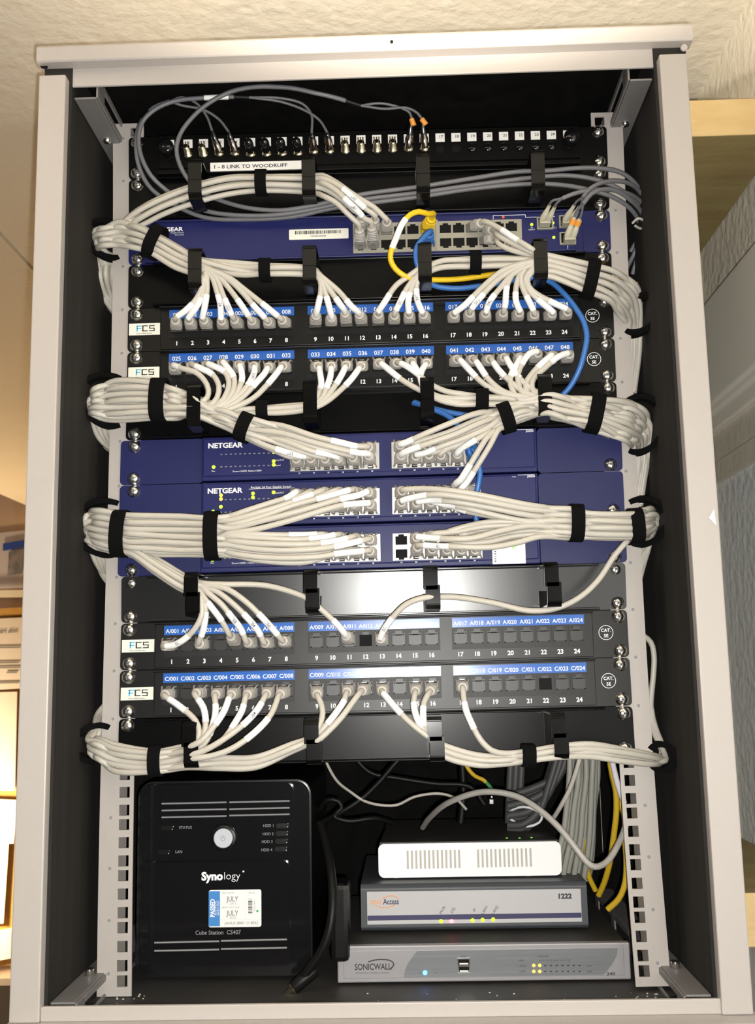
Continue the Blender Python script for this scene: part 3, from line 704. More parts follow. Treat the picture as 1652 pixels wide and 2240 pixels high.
A1 = ['a8','a7','a6','a5','a4','a3','a2','a1']
B1 = A9+A1
gate(B1,(430,560),(430,606),36,L=3)
gate(B1,(395,538),(386,592),34)
gate(B1,(342,508),(325,556),32)
gate(B1,(300,488),(292,547),30)
gate(B1,(262,481),(258,541),24)
BL = M5+B1
gate(B1,(232,492),(228,544),22)
gate(B1,(213,506),(214,546),12)
gate(M5,(236,500),(236,528),8,L=3); gate(M5,(224,512),(226,540),2,L=3)
gate(BL,(205,566),(248,562),-8)
gate(BL,(214,610),(252,608),-22)
gate(BL,(228,655),(256,655),-34)
gate(BL,(268,705),(286,705),-40)
# right side of the managed switch
GN = 'grey patch cables at the right ports of the managed switch'
cab_('n1','grey patch cable bent sideways out of upper right port group of the managed switch',GN,pm(8,0),(1052,488),[(1073,489,34),(1092,499,38),(1127,522,44),(1164,545,48)],ears=0,sleeve=(34,56),bd=24)
cab_('n2','grey patch cable with clear plug beside the sideways bent cable of the managed switch',GN,pm(9,0),(1076,503),[(1090,515,34),(1129,536,40),(1164,552,44)],ears=0,bd=20)
cab_('n3','lower grey patch cable with clear plug in right port group of the managed switch',GN,pm(9,1),(1078,522),[(1090,532,32),(1111,544,36),(1157,556,40)],ears=0,bd=18)
A13 = ['a13','a14','a15','a16']
gate(A13,(940,572),(942,600),40); gate(A13,(966,564),(966,592),38); gate(A13,(1040,560),(1040,588),36); gate(A13,(1110,558),(1110,586),34)
A17 = ['a17','a18','a20','a19','a21','a22','a23','a24']
B2 = ['n1','n2','n3']+A13+A17
gate(B2,(1188,553),(1188,606),38,L=3)
gate(B2,(1212,556),(1210,612),38)
gate(B2,(1290,572),(1282,643),34)
gate(B2,(1350,590),(1330,664),26)
gate(B2,(1396,622),(1352,688),12)
gate(B2,(1404,662),(1364,706),-4)
gate(B2,(1402,722),(1374,724),-20)
gate(B2,(1400,775),(1372,775),-28); gate(B2,(1390,860),(1368,860),-34)
# -- left middle bundle
GS = {8:'topmost',9:'middle',10:'bottom'}
def ps(n, side, c, r): return ((X8L if side=='L' else X8R)[c], -12, U(n)-(18.3,30.8)[r])
def sw_(id, n, side, c, r, bp, path, **k):
    cab_(id, 'grey patch cable in %s %s port, %s block of the %s stacked blue switch'%(ord1[c],('upper','lower')[r],{'L':'left','R':'right'}[side],GS[n]),
         'grey patch cables of the %s stacked blue switch'%GS[n], ps(n,side,c,r), bp, path, ears=(1,-1)[r], bd=k.pop('bd',34), **k)
sw_('c1',8,'L',0,1,(648,1004),[(633,999,42),(600,985,44),(565,970,44)])
sw_('c2',8,'L',1,1,(680,1003),[(655,997,44),(613,985,48),(575,972,48)],sleeve=(20,46),text='023')
sw_('c3',8,'L',2,1,(711,1004),[(690,997,43),(650,984,46),(600,966,46)])
sw_('c4',8,'L',3,1,(740,1003),[(718,994,46),(680,986,51),(620,964,50)],sleeve=(10,34))
sw_('c5',8,'L',4,1,(772,1001),[(745,991,45),(700,981,48),(640,963,48)])
sw_('c6',8,'L',5,1,(807,997),[(785,991,46),(741,982,51),(680,966,52),(620,948,50)],sleeve=(9,32))
sw_('c7',8,'L',5,0,(806,978),[(780,976,44),(745,968,50),(690,955,52),(620,932,50)],sleeve=(24,50))
sw_('c8',8,'L',4,0,(776,986),[(750,978,42),(700,962,46),(630,940,46)])
sw_('c9',8,'L',3,0,(745,988),[(715,976,40),(670,961,42),(610,938,44)])
sw_('c10',8,'L',2,0,(713,990),[(680,975,38),(640,960,40),(590,940,42)])
sw_('c11',8,'L',1,0,(682,988),[(650,972,38),(620,955,40),(580,935,42)])
sw_('c12',8,'L',0,0,(652,990),[(625,976,38),(600,960,40),(570,938,42)])
C8 = ['c7','c8','c9','c10','c11','c12','c6','c5','c4','c3','c2','c1']
gate(C8,(548,914),(533,957),42); gate(C8,(498,900),(486,932),38)
B9 = ['b12','b11','b10','b9']; 
B9 = ['b9','b10','b11','b12']
gate(B9,(622,885),(622,906),38,L=2); gate(B9,(575,887),(575,908),38,L=2); gate(B9,(500,890),(500,912),38,L=2)
BB = ['b1','b2','b3','b4','b5','b6','b7','b8']
B3 = BB+B9+C8
gate(B3,(424,862),(424,914),32)
gate(B3,(385,851),(385,914),32)
gate(B3,(345,838),(340,914),32)
gate(B3,(250,834),(250,920),24)
gate(B3,(216,850),(216,914),22)
gate(B3,(203,872),(206,912),8)
gate(B3,(203,934),(242,930),-8); gate(B3,(220,966),(250,960),-24); gate(B3,(260,996),(280,1000),-38)
# -- right middle bundle
sw_('d1',8,'R',0,0,(876,974),[(888,968,44),(925,951,50),(985,926,52),(1040,905,50)],sleeve=(6,26))
sw_('d2',8,'R',1,0,(904,973),[(930,962,40),(980,946,42),(1040,920,44)])
sw_('d3',8,'R',0,1,(878,997),[(893,986,46),(940,969,52),(995,950,53),(1053,924,50)],sleeve=(9,34))
sw_('d4',8,'R',1,1,(910,998),[(925,992,44),(964,977,50),(1014,959,51),(1068,935,50)],sleeve=(12,34))
sw_('d5',8,'R',2,1,(939,995),[(955,988,40),(1010,967,42),(1065,943,44)])
sw_('d6',8,'R',3,1,(965,996),[(974,984,40),(1012,970,42),(1065,945,44)])
sw_('d7',8,'R',4,1,(1001,994),[(1010,981,44),(1033,967,50),(1070,946,50)],sleeve=(10,34))
sw_('d8',8,'R',4,0,(995,979),[(1010,970,38),(1040,954,42),(1080,934,44)])
sw_('e1',9,'R',4,0,(999,1062),[(1007,1050,46),(1024,1024,52),(1045,989,54),(1072,950,52)],sleeve=(10,38))
sw_('e2',9,'R',5,0,(1014,1072),[(1020,1057,42),(1043,1021,50),(1072,974,52),(1092,938,50)],sleeve=(8,34))
sw_('d9',8,'R',2,0,(934,974),[(960,960,38),(1000,944,40),(1050,922,42)])
sw_('d10',8,'R',3,0,(964,975),[(985,964,38),(1020,950,40),(1065,928,42)])
D8 = ['d1','d2','d9','d10','d3','d4','d5','d8','d6','d7','e1','e2']
gate(D8,(1090,894),(1106,938),40)
gate(D8,(1140,885),(1140,918),32)
B13 = ['b14','b15','b13','b16']
gate(B13,(1054,861),(1054,888),42,L=2); gate(B13,(1110,864),(1110,890),40,L=2)
B17 = ['b20','b19','b18','b17','b24','b21','b22','b23']
B4 = B17+B13+D8
gate(B4,(1196,858),(1196,912),34)
gate(B4,(1222,862),(1216,919),34)
gate(B4,(1308,872),(1296,937),32)
gate(B4,(1378,876),(1362,966),22)
gate(B4,(1408,898),(1380,974),6)
gate(B4,(1420,930),(1388,978),-10)
gate(B4,(1418,1000),(1390,998),-24); gate(B4,(1410,1050),(1388,1050),-30); gate(B4,(1402,1105),(1380,1105),-36)
# -- left lower bundle
T9 = {0:((648,1079),[(630,1088,44),(592,1100,48),(542,1116,50),(504,1129,48)],(8,26)),1:((679,1079),[(640,1093,42),(590,1108,44),(530,1125,46)],None),2:((709,1075),[(684,1081,44),(631,1101,50),(567,1121,52),(503,1138,50)],(22,44)),
      3:((740,1075),[(700,1086,42),(640,1106,44),(570,1126,46)],None),4:((773,1074),[(720,1085,46),(643,1105,51),(570,1131,52),(505,1148,50)],(16,46)),5:((806,1077),[(785,1083,44),(743,1092,51),(668,1114,54),(567,1141,54),(500,1156,50)],(14,42))}
for c in T9: sw_('f%d'%c,9,'L',c,0,T9[c][0],T9[c][1],sleeve=T9[c][2])
sw_('f6',9,'L',5,1,(809,1103),[(785,1102,44),(750,1105,50),(717,1113,53),(643,1136,54),(567,1156,53),(505,1167,50)],sleeve=(14,40))
for c in range(5): sw_('f%d'%(7+c),9,'L',c,1,(650+31*c,1103),[(635+29*c,1108,38),(600+14*c,1124,42),(550,1144,44),(500,1156,44)],bd=30)
F9 = ['f0','f1','f2','f3','f4','f5','f7','f8','f9','f10','f11','f6']
sw_('g1',10,'L',2,0,(712,1173),[(669,1170,44),(611,1170,50),(540,1168,52),(500,1167,50)],sleeve=(18,44))
sw_('g2',10,'L',3,0,(743,1173),[(707,1175,44),(651,1180,50),(560,1176,52),(500,1173,50)],sleeve=(16,42))
sw_('g3',10,'L',4,0,(776,1176),[(738,1183,46),(679,1190,53),(567,1189,55),(500,1184,50)],sleeve=(18,44))
sw_('g4',10,'L',5,0,(809,1180),[(768,1188,46),(709,1199,53),(618,1204,55),(542,1199,53),(495,1191,50)],sleeve=(20,46))
sw_('g5',10,'L',5,1,(809,1206),[(780,1207,44),(740,1211,50),(697,1218,54),(593,1220,54),(516,1212,50)],sleeve=(18,46))
sw_('g6',10,'L',4,1,(778,1205),[(740,1206,40),(690,1211,44),(600,1213,46),(510,1204,46)],bd=30)
sw_('g7',10,'L',3,1,(745,1205),[(720,1214,38),(680,1228,42),(640,1231,44),(570,1226,46),(510,1215,46)],bd=30)
sw_('g8',10,'L',2,1,(713,1206),[(690,1218,38),(655,1229,40),(590,1224,42),(515,1210,44)],bd=30)
sw_('g9',10,'L',1,0,(682,1174),[(650,1174,38),(600,1172,40),(540,1171,44)])
sw_('g10',10,'L',1,1,(682,1206),[(650,1216,36),(610,1218,40),(560,1212,42),(510,1205,44)])
sw_('g11',10,'L',0,1,(652,1206),[(620,1212,36),(580,1210,40),(530,1202,44)])
sw_('g12',10,'L',0,0,(652,1175),[(620,1178,36),(580,1180,40),(530,1180,44)])
G10 = ['g9','g12','g1','g2','g3','g4','g6','g5','g11','g10','g8','g7']
F = F9+G10
gate(F,(466,1130),(466,1215),42)
gate(F,(400,1126),(400,1214),36); gate(F,(340,1126),(340,1212),32)
gate(F,(281,1126),(276,1204),28)
# A cables
GA = 'grey patch cables of the panel lettered A/001 to A/024'
ca = {11:((757,1391),[(748,1378,38),(728,1356,42),(682,1316,46),(662,1304,44),(583,1281,42),(485,1278,44),(447,1276,42)],(6,32),None),
 8:((619,1402),[(607,1388,38),(587,1365,42),(540,1318,46),(493,1287,46),(447,1280,42)],(20,46),'066'),7:((580,1406),[(565,1380,38),(540,1350,42),(516,1326,44),(477,1295,44),(445,1282,42)],(20,46),'084'),
 6:((542,1405),[(527,1376,38),(505,1347,42),(485,1322,44),(453,1295,44),(440,1284,42)],(20,46),'068'),5:((505,1392),[(500,1385,34),(485,1358,40),(461,1326,44),(443,1303,44),(434,1288,42)],(26,48),None),
 3:((436,1408),[(444,1380,38),(450,1338,42),(446,1314,44),(436,1292,42)],(20,42),None),1:((361,1413),[(383,1410,36),(420,1383,42),(441,1346,45),(440,1312,45),(432,1294,42)],(12,38),'070')}
for k,(bp,pth,sl,tx) in ca.items(): cab_('h%d'%k,'grey patch cable in %s port of the patch panel lettered A'%OR[k-1],GA,pp(12,k),bp,pth,ears=1,sleeve=sl,text=tx,out=5)
H = ['h11','h8','h7','h6','h5','h3','h1']
gate(H,(414,1263),(404,1294),38,L=3); gate(H,(350,1226),(338,1254),34,L=3); gate(H,(296,1196),(286,1216),28,L=3)
FH = F+H
gate(FH,(261,1120),(259,1211),24)
gate(FH,(216,1112),(222,1200),22)
gate(FH,(197,1122),(199,1188),10)
gate(FH,(206,1214),(242,1210),-8); gate(FH,(224,1258),(254,1255),-24); gate(FH,(264,1304),(282,1304),-38)
# -- right lower bundle
sw_('i1',9,'R',0,0,(880,1074),[(918,1069,46),(975,1072,54),(1034,1080,56),(1160,1105,54)])
sw_('i2',9,'R',1,0,(912,1074),[(940,1072,40),(980,1076,44),(1080,1092,46),(1160,1110,46)])
sw_('i3',9,'R',0,1,(879,1099),[(906,1088,46),(956,1082,56),(1014,1088,58),(1160,1114,54)],sleeve=(13,40))
sw_('i4',9,'R',1,1,(912,1100),[(941,1094,44),(989,1097,53),(1070,1110,54),(1160,1127,52)],sleeve=(12,38))
sw_('i5',9,'R',2,1,(943,1099),[(972,1103,42),(1018,1111,50),(1092,1129,52),(1160,1140,50)],sleeve=(10,36))
sw_('i6',9,'R',2,0,(945,1074),[(985,1080,40),(1060,1094,44),(1160,1118,46)])
sw_('i7',9,'R',3,1,(975,1103),[(1020,1118,42),(1060,1126,46),(1130,1138,48)],sleeve=(14,32))
sw_('i8',9,'R',3,0,(977,1074),[(1030,1090,38),(1100,1108,42),(1170,1124,44)])
sw_('i9',9,'R',4,1,(1008,1104),[(1040,1120,40),(1080,1130,42),(1150,1140,44)])
sw_('i10',9,'R',5,1,(1038,1105),[(1065,1120,38),(1110,1132,42),(1170,1142,44)])
I9 = ['i1','i2','i3','i6','i4','i8','i5','i9','i10','i7']
sw_('j1',10,'R',3,0,(977,1168),[(1014,1153,42),(1072,1142,48),(1160,1142,50)])
sw_('j2',10,'R',2,0,(945,1171),[(1000,1163,42),(1060,1152,46),(1160,1148,48)])
sw_('j3',10,'R',1,0,(912,1176),[(937,1176,44),(985,1179,54),(1034,1177,56),(1092,1162,54),(1160,1150,50)],sleeve=(14,38))
sw_('j4',10,'R',1,1,(914,1197),[(943,1194,44),(995,1196,54),(1072,1197,56),(1131,1187,54),(1180,1174,52)],sleeve=(16,42),text='019')
sw_('j5',10,'R',2,1,(946,1202),[(975,1194,40),(1018,1190,44),(1072,1185,46),(1130,1172,46)])
sw_('j6',10,'R',3,1,(978,1203),[(1020,1193,38),(1080,1178,42),(1150,1162,44)])
sw_('j7',10,'R',4,1,(1010,1203),[(1050,1192,38),(1110,1178,42),(1170,1164,44)])
sw_('j8',10,'R',5,1,(1040,1203),[(1070,1194,36),(1120,1180,40),(1175,1166,42)])
sw_('j9',10,'R',4,0,(1008,1172),[(1050,1160,38),(1110,1152,42),(1170,1148,44)])
sw_('j10',10,'R',5,0,(1038,1174),[(1070,1166,38),(1120,1156,42),(1175,1150,44)])
J = ['j1','j2','j9','j10','j3','j6','j8','j7','j5','j4']
cab_('k1','single grey patch cable curving from panel lettered A to the right rail strap',GA,pp(12,13),(833,1397),[(838,1381,36),(859,1351,42),(889,1322,46),(927,1308,48),(965,1306,44),(1003,1307,40),(1075,1318,36),(1160,1336,34),(1215,1331,34),(1266,1308,34),(1308,1270,34),(1345,1215,34),(1370,1186,34)],ears=1,sleeve=(10,34),text='070',out=5)
IJ = I9+J
gate(IJ,(1250,1113),(1250,1176),42); gate(IJ,(1300,1120),(1300,1178),36)
IK = IJ+['k1']
gate(IK,(1380,1122),(1382,1182),28)
gate(IK,(1416,1110),(1416,1176),10)
gate(IK,(1432,1124),(1426,1166),-8)
gate(IK,(1420,1196),(1398,1200),-22); gate(IK,(1408,1235),(1388,1235),-30); gate(IK,(1398,1275),(1380,1275),-36)
# -- bottom panel
GC_ = 'grey patch cables of the panel lettered C/001 to C/024'
cc = {1:((361,1520),[(389,1542,38),(428,1577,42),(436,1602,44),(430,1622,44),(418,1640,42)],(16,36)),3:((429,1517),[(445,1548,38),(450,1580,42),(447,1606,44),(436,1628,44),(420,1644,42)],(20,44)),
 4:((472,1520),[(472,1553,38),(466,1585,42),(453,1618,46),(436,1638,44),(420,1650,42)],(18,46)),5:((506,1520),[(490,1556,40),(464,1594,46),(441,1620,49),(413,1634,46)],(12,42)),
 6:((541,1520),[(530,1553,38),(512,1585,42),(488,1618,46),(453,1638,46),(420,1650,44)],(18,42)),7:((583,1518),[(566,1548,40),(538,1580,44),(485,1620,48),(448,1641,48),(415,1652,46)],(20,48)),
 8:((613,1519),[(594,1561,40),(562,1598,44),(512,1635,48),(469,1652,48),(418,1660,46)],(36,62)),
 9:((694,1519),[(702,1538,36),(706,1560,40),(701,1582,42),(692,1600,44),(678,1614,42)],None),11:((759,1514),[(753,1532,38),(731,1565,42),(701,1600,44),(680,1618,42)],(18,46)),12:((792,1511),[(779,1526,38),(749,1567,43),(723,1595,46),(695,1620,47),(680,1626,44)],None)}
for k,(bp,pth,sl) in cc.items(): cab_('o%d'%k,'grey patch cable in %s port of the patch panel lettered C'%OR[k-1],GC_,pp(13,k),bp,pth,ears=1,sleeve=sl,text={7:'084'}.get(k),out=5)
O3 = ['o9','o11','o12']
gate(O3,(640,1622),(640,1648),42,L=2); gate(O3,(560,1652),(560,1682),40,L=1); gate(O3,(480,1654),(480,1686),38,L=1)
OO = ['o1','o5','o3','o6','o4','o7','o8']+O3
gate(OO,(404,1630),(404,1682),34); gate(OO,(345,1640),(345,1690),32,L=2)
gate(OO,(250,1628),(252,1688),24,L=2); gate(OO,(214,1614),(220,1668),20); gate(OO,(199,1612),(202,1648),8)
gate(OO,(203,1590),(226,1596),-8); gate(OO,(213,1560),(238,1560),-28); gate(OO,(256,1516),(272,1514),-36)
q = {13:((836,1511),[(845,1524,38),(865,1548,42),(901,1584,46),(941,1614,46)],(16,40)),15:((909,1512),[(905,1537,38),(910,1565,42),(923,1591,44),(944,1614,42)],(24,44)),
 16:((941,1512),[(928,1536,38),(926,1565,42),(931,1588,44),(944,1620,42)],(24,42)),17:((1012,1504),[(1018,1548,38),(1032,1583,42),(1051,1618,44),(1075,1641,44),(1102,1648,42)],(26,50))}
for k,(bp,pth,sl) in q.items(): cab_('p%d'%k,'grey patch cable in %s port of the patch panel lettered C'%OR[k-1],GC_,pp(13,k),bp,pth,ears=1,sleeve=sl,out=5)
PQ = ['p13','p16','p15']
gate(PQ,(966,1624),(966,1654),44,L=1); gate(PQ,(1040,1645),(1040,1678),42,L=1,jit=.2)
gate(PQ,(1100,1652),(1100,1674),42,L=2)
PA = ['p17']+PQ
gate(PA,(1156,1640),(1156,1668),42); gate(PA,(1222,1628),(1222,1660),40); gate(PA,(1290,1624),(1290,1660),34,L=1); gate(PA,(1364,1634),(1364,1668),22); gate(PA,(1430,1648),(1428,1674),6); gate(PA,(1455,1652),(1450,1668),-8)
for k,e in zip(PA,((1424,1483),(1430,1500),(1424,1540),(1426,1520))):
    x = {'p17':-12,'p13':6,'p16':-4,'p15':0}[k]
    CB[k]['path'] += [P(1446+x*.3,1628,-18),P(1432+x*.4,1592,-26),P(1424,1545,-30)]
    CB[k]['path'] += ([P(1430,1470,-30),P(1431,1436,-30),P(1424,1405,-32),P(1400,1385,-38)] if k in ('p13','p17') else [P(1410,1500,-36)])
finish_cables()

# ------------------------------------------------------------------ coloured patch cables
CB.clear()
cab_('y','yellow patch cable with white label looping out of the managed switch','coloured',pm(5,0),(944,478),[(936,468,46),(917,463,52),(897,470,54),(880,490,54),(866,523,52),(855,553,50),(855,570,48),(865,588,46),(884,603,44),(908,611,40),(948,612,32),(998,611,26),(1040,606,24),(1081,600,22),(1150,592,20),(1250,600,14),(1330,610,8),(1392,622,-12)],ears=0,sleeve=(56,86,'label'),m='yellow',bm='yellow',r=2.7,out=9)
cab_('b','long blue patch cable from managed switch curving past the first CAT. 5E mark','coloured',pm(5,1),(940,512),[(926,521,40),(912,541,44),(910,564,44),(915,584,42),(928,606,36),(948,624,28),(998,631,24),(1040,627,22),(1090,620,20),(1150,608,20),(1199,614,24),(1232,640,28),(1263,679,32),(1278,706,34),(1284,735,34),(1279,770,32),(1266,812,28),(1240,855,20),(1190,890,12),(1120,905,10),(1060,911,12),(1000,905,14),(957,896,18),(930,888,20),(907,880,14)],ears=-1,m='bluec',bm='bluec',r=2.7)
cab_('b2','short blue patch cable from third cable manager into the topmost stacked switch','coloured',ps(8,'R',5,0),(1030,990),[(1020,965,30),(998,925,26),(975,907,24),(957,899,22),(925,886,20),(905,882,12)],m='bluec',bm='bluec',r=2.7,bd=26)
cab_('b3','blue patch cable hanging in front of the middle and bottom stacked blue switches','coloured',ps(8,'R',5,1),(1040,1008),[(1050,1030,30),(1047,1060,26),(1040,1095,24),(1041,1130,22),(1044,1150,20),(1040,1185,16),(1030,1205,14)],m='bluec',bm='bluec',r=2.7,bd=26,ears=0)
for k in CB: CB[k]['group'] = None
finish_cables(); CB.clear()
for o in list(C.objects):
    if 'group' in o.keys() and not o['group']: del o['group']

# ------------------------------------------------------------------ fibre cables
def strand(name, label, pts, r, m, group=None, cat='cable', seg=8, parts=()):
    w = resolve(pts, 0); sp = spline(w, 5); o = MB().tube(sp, r, m, seg).build(name); tag(o, label, cat, group)
    for s0, s1, pm_, pn, dr in parts:
        tp = tube_range(sp, s0, s1)
        if len(tp) > 1: MB().tube(tp, r+dr, pm_, 10).build(pn, o)
    return o
FG = 'grey fibre cables at the top of the rack'
def fend(o, k, p0):
    """boot and connector of a fibre strand at adapter k"""
    a = Vector(G((FX[k-1],-14,ZF+2.5))); e = P(*p0)
    d = (e-a).normalized()
    MB().lathe(a-d*3,d,[(0,3.9),(3,4.2),(8,4.0),(10,3.2),(13,3.0)],'glass',12).build('connector_body',o)
    MB().lathe(a+d*8,d,[(0,3.3),(3,3.3),((e-a).length-8,1.9)],'gloss',10).build('connector_boot',o)
    return a
def fibre(label, pts, r=2.3, ends=(), parts=()):
    o = strand('fibre_cable', label, pts, r, 'grey', FG, parts=parts)
    for tail, k, col in ends:
        if k:
            w = resolve(tail, tail[0][2]); sp = spline(w, 4); MB().tube(sp, 1.35, 'grey', 8).build('thin_strand', o); fend(o, k, (tail[-1][0], tail[-1][1], tail[-1][2]))
            if col: MB().tube([w[-1]+(w[-2]-w[-1]).normalized()*1, w[-1]-(w[-2]-w[-1]).normalized()*6],[2.6,3.0],'coll',10).build('orange_collar', o)
    return o
fibre('grey fibre cable with paper label and heat shrink ending at adapters nine and ten',
 [(545,213,30),(500,212,32),(434,215,34),(383,221,34),(338,240,34),(311,268,32),(303,305,30),(310,345,28),(331,385,24),(364,416,16),(416,450,14),(467,465,16),(543,472,18),(616,469,20),(678,459,22),(783,438,24),(921,421,26),(1042,404,26),(1171,388,26),(1240,384,26),(1300,392,24),(1345,408,20),(1386,436,10),(1410,466,-6),(1412,500,-18),(1385,560,-30),(1370,590,-40)],
 ends=[([(545,213,30),(616,215,28),(663,228,26),(681,250,24),(682,292,24)],9,0),([(545,213,30),(616,223,28),(670,243,26),(700,264,24),(716,290,24)],10,0)],
 parts=[(2,18,'blackc','heat_shrink',.3),(26,50,'label','paper_label',.3)])
fibre('grey fibre cable curling down the left rail, ending at adapters three and four',
 [(372,222,30),(336,236,28),(312,262,26),(300,290,26),(298,330,26),(306,370,22),(330,412,16),(385,450,12),(450,476,12),(543,480,14),(640,474,16),(725,456,20),(921,430,24),(1042,412,24),(1171,402,24),(1240,406,22),(1300,418,18),(1343,432,14),(1378,455,6),(1398,485,-8),(1405,520,-20),(1384,600,-36)],
 ends=[([(372,222,30),(398,213,28),(430,226,26),(452,254,24),(464,286,24)],3,0),([(372,222,30),(400,231,28),(445,240,26),(480,262,24),(500,288,24)],4,0)],
 parts=[(24,36,'blackc','heat_shrink',.6)])
fibre('grey fibre cable in widest arch across the top, ending at orange collared connectors',
 [(790,231,34),(735,214,38),(688,203,42),(640,193,44),(600,190,44),(561,190,44),(507,200,42),(452,229,40),(416,262,38),(394,294,36),(386,328,34),(394,362,30),(412,393,24),(440,420,18),(478,437,18),(543,455,20),(616,460,22),(678,451,24),(783,427,26),(921,408,28),(1042,389,28),(1130,376,28),(1205,373,28),(1260,368,28),(1310,368,26),(1360,378,20),(1392,404,10),(1408,440,-4),(1412,490,-16),(1380,550,-34)],
 ends=[([(790,231,34),(830,226,32),(868,233,30),(896,246,28),(901,262,26)],15,1),([(790,231,34),(840,238,32),(890,236,30),(914,248,28),(924,262,26)],16,1)],
 parts=[(4,18,'blackc','heat_shrink',.3)])
# duplex LC cables of the managed switch
def lc(label, top, base, path, col=False):
    o = strand('fibre_cable', label, path, 2.2, 'grey', FG)
    b = P(*base, 12)
    MB().add([b+Vector((sx*5.4,sy,sz)) for sx in (-1,1) for sy, sz in ((8,-3.4),(-6,-3.4),(-6,3.4),(8,3.4))],[(0,1,2,3),(7,6,5,4),(0,4,5,1),(1,5,6,2),(2,6,7,3),(3,7,4,0)],'beige').build('duplex_connector', o, bevel=.6)
    for s in (-1,1):
        t = P(top[0]+s*5.5, top[1]+(0 if s<0 else 4), 34); a = b+Vector((s*3,-6,.5)); d = (t-a).normalized(); L = (t-a).length
        MB().lathe(a,d,[(0,3.2),(L*.25,3.2),(L*.3,2.9),(L*.45,2.9),(L*.48,2.4),(L*.62,2.4),(L*.65,2.0),(L,1.7)],'beige',12).build('connector_boot', o)
        if col: MB().lathe(a+d*L*.62,d,[(0,3.0),(L*.26,3.0)],'coll',12).build('orange_collar', o)
        q = resolve([tuple(path[0])],34)[0]; MB().tube(spline([t-d*2,t+d*5,q],3),1.3,'grey',8).build('thin_strand', o)
lc('grey duplex fibre cable plugged into the upper left fibre module of the managed switch',(1208,449),(1192,486),[(1230,434,44),(1255,424,46),(1290,416,44),(1330,415,38),(1370,422,28),(1396,436,14),(1415,462,-4),(1412,495,-18)])
lc('grey duplex fibre cable plugged into the upper right fibre module of the managed switch',(1262,449),(1242,486),[(1275,432,44),(1292,412,46),(1316,400,44),(1345,396,38),(1376,401,28),(1400,420,12),(1416,455,-6),(1408,495,-20)])
lc('grey duplex fibre cable with orange collars in the lower right module of the managed switch',(1263,474),(1246,522),[(1276,446,48),(1294,424,50),(1320,414,46),(1350,418,38),(1380,438,26),(1402,462,8),(1412,490,-10)],True)
# knot and tie at the right end of the fibre bundle
mb = MB(); kc = P(1404,486,0)
mb.tube(spline([P(1384,488,10),P(1396,478,16),P(1410,484,10),P(1412,494,2),P(1402,500,6),P(1390,494,12)],2),1.3,'slot',8)
o = tag(mb.build('cable_tie'),'white cable tie with loose tail knotted around the fibre cables at the right rail','cable tie')
MB().tube(spline([P(1414,492,4),P(1420,504,4),P(1428,518,6),P(1430,534,8)],3),1.9,'label',6,ov=.3).build('tie_tail',o)
MB().tube(spline([P(1402,440,4),P(1416,452,-4),P(1424,476,-8),P(1420,496,-10),P(1410,506,-10)],3),4.2,'velcro',8,ov=.5).build('velcro_wrap',o)

# ------------------------------------------------------------------ velcro straps
def strap(label, p1, p2, d, ht, width=12, pad=2.2, n=40, tilt=0, tail=True, grp='black velcro straps'):
    a, b = P(*p1, d), P(*p2, d); c = (a+b)/2; e1 = (b-a)/2; e1 = e1.normalized()*(e1.length+pad); e2 = Vector((0,-1,0))*(ht+pad)
    ax = e1.cross(e2).normalized(); mb = MB(); vs = []
    for i in range(n):
        q = 2*math.pi*i/n; u = math.copysign(abs(math.cos(q))**.8, math.cos(q)); w = math.copysign(abs(math.sin(q))**.8, math.sin(q))
        for k, off in ((1.0,-1),(1.0,1),(1+1.8/e1.length,1),(1+1.8/e1.length,-1)):
            kk = (1+1.8/e2.length) if k > 1 else 1
            vs.append(c+e1*u*k+e2*w*kk+ax*off*width/2)
    mb.add(vs,[(4*i+j,4*((i+1)%n)+j,4*((i+1)%n)+(j+1)%4,4*i+(j+1)%4) for i in range(n) for j in range(4)],'velcro',False)
    o = tag(mb.build('velcro_strap'), label, 'strap', grp)
    if tail:
        r = random.choice((.2,.5,.8)); q0 = 2*math.pi*r
        pts = [c+e1*math.cos(q0+t)*(1+2.6/e1.length)+e2*math.sin(q0+t)*(1+2.6/e2.length) for t in [i*.12 for i in range(8)]]
        vs = [p+ax*s*width/2*.96 for p in pts for s in (-1,1)]; m2 = MB()
        m2.add(vs,[(2*i,2*i+1,2*i+3,2*i+2) for i in range(7)],'velcro'); m2.build('strap_tail', o)
    return o
strap('velcro strap around grey cables arching under the fibre panel',(572,382),(572,418),36,7,width=11)
strap('velcro strap around left bundle crossing the left rail below the NETGEAR mark',(352,505),(327,556),31,10)
strap('velcro strap midway on four grey cables below the managed switch',(581,576),(581,607),40,7,width=11)
strap('velcro strap midway on grey cables right of the yellow loop',(1040,560),(1040,589),36,8,width=11)
strap('velcro strap around right bundle level with patch panel numbered 001 to 024',(1298,579),(1285,643),34,13)
strap('wide velcro strap on left bundle below the second FCS label',(352,838),(348,914),31,14,width=14)
strap('velcro strap midway on four cables under port 5 of panel numbered 025 to 048',(575,886),(575,909),38,7,width=11)
strap('velcro strap around cables falling to left ports of the topmost stacked switch',(545,914),(527,957),42,11)
strap('velcro strap midway on four cables right of the ring below port 16',(1054,860),(1054,889),42,7,width=12)
strap('velcro strap around cables rising from right ports of the topmost stacked switch',(1098,891),(1114,938),39,10)
strap('velcro strap around right bundle level with the third cable manager',(1307,871),(1294,938),32,14,width=13)
strap('tall velcro strap around left bundle in front of the middle stacked switch',(466,1129),(466,1217),42,13,width=13)
strap('velcro strap around left bundle beside the left ear of the stacked switches',(268,1126),(262,1210),27,15,width=13)
strap('velcro strap around right bundle in front of the right ear of the stacked switches',(1260,1113),(1260,1176),41,13,width=12)
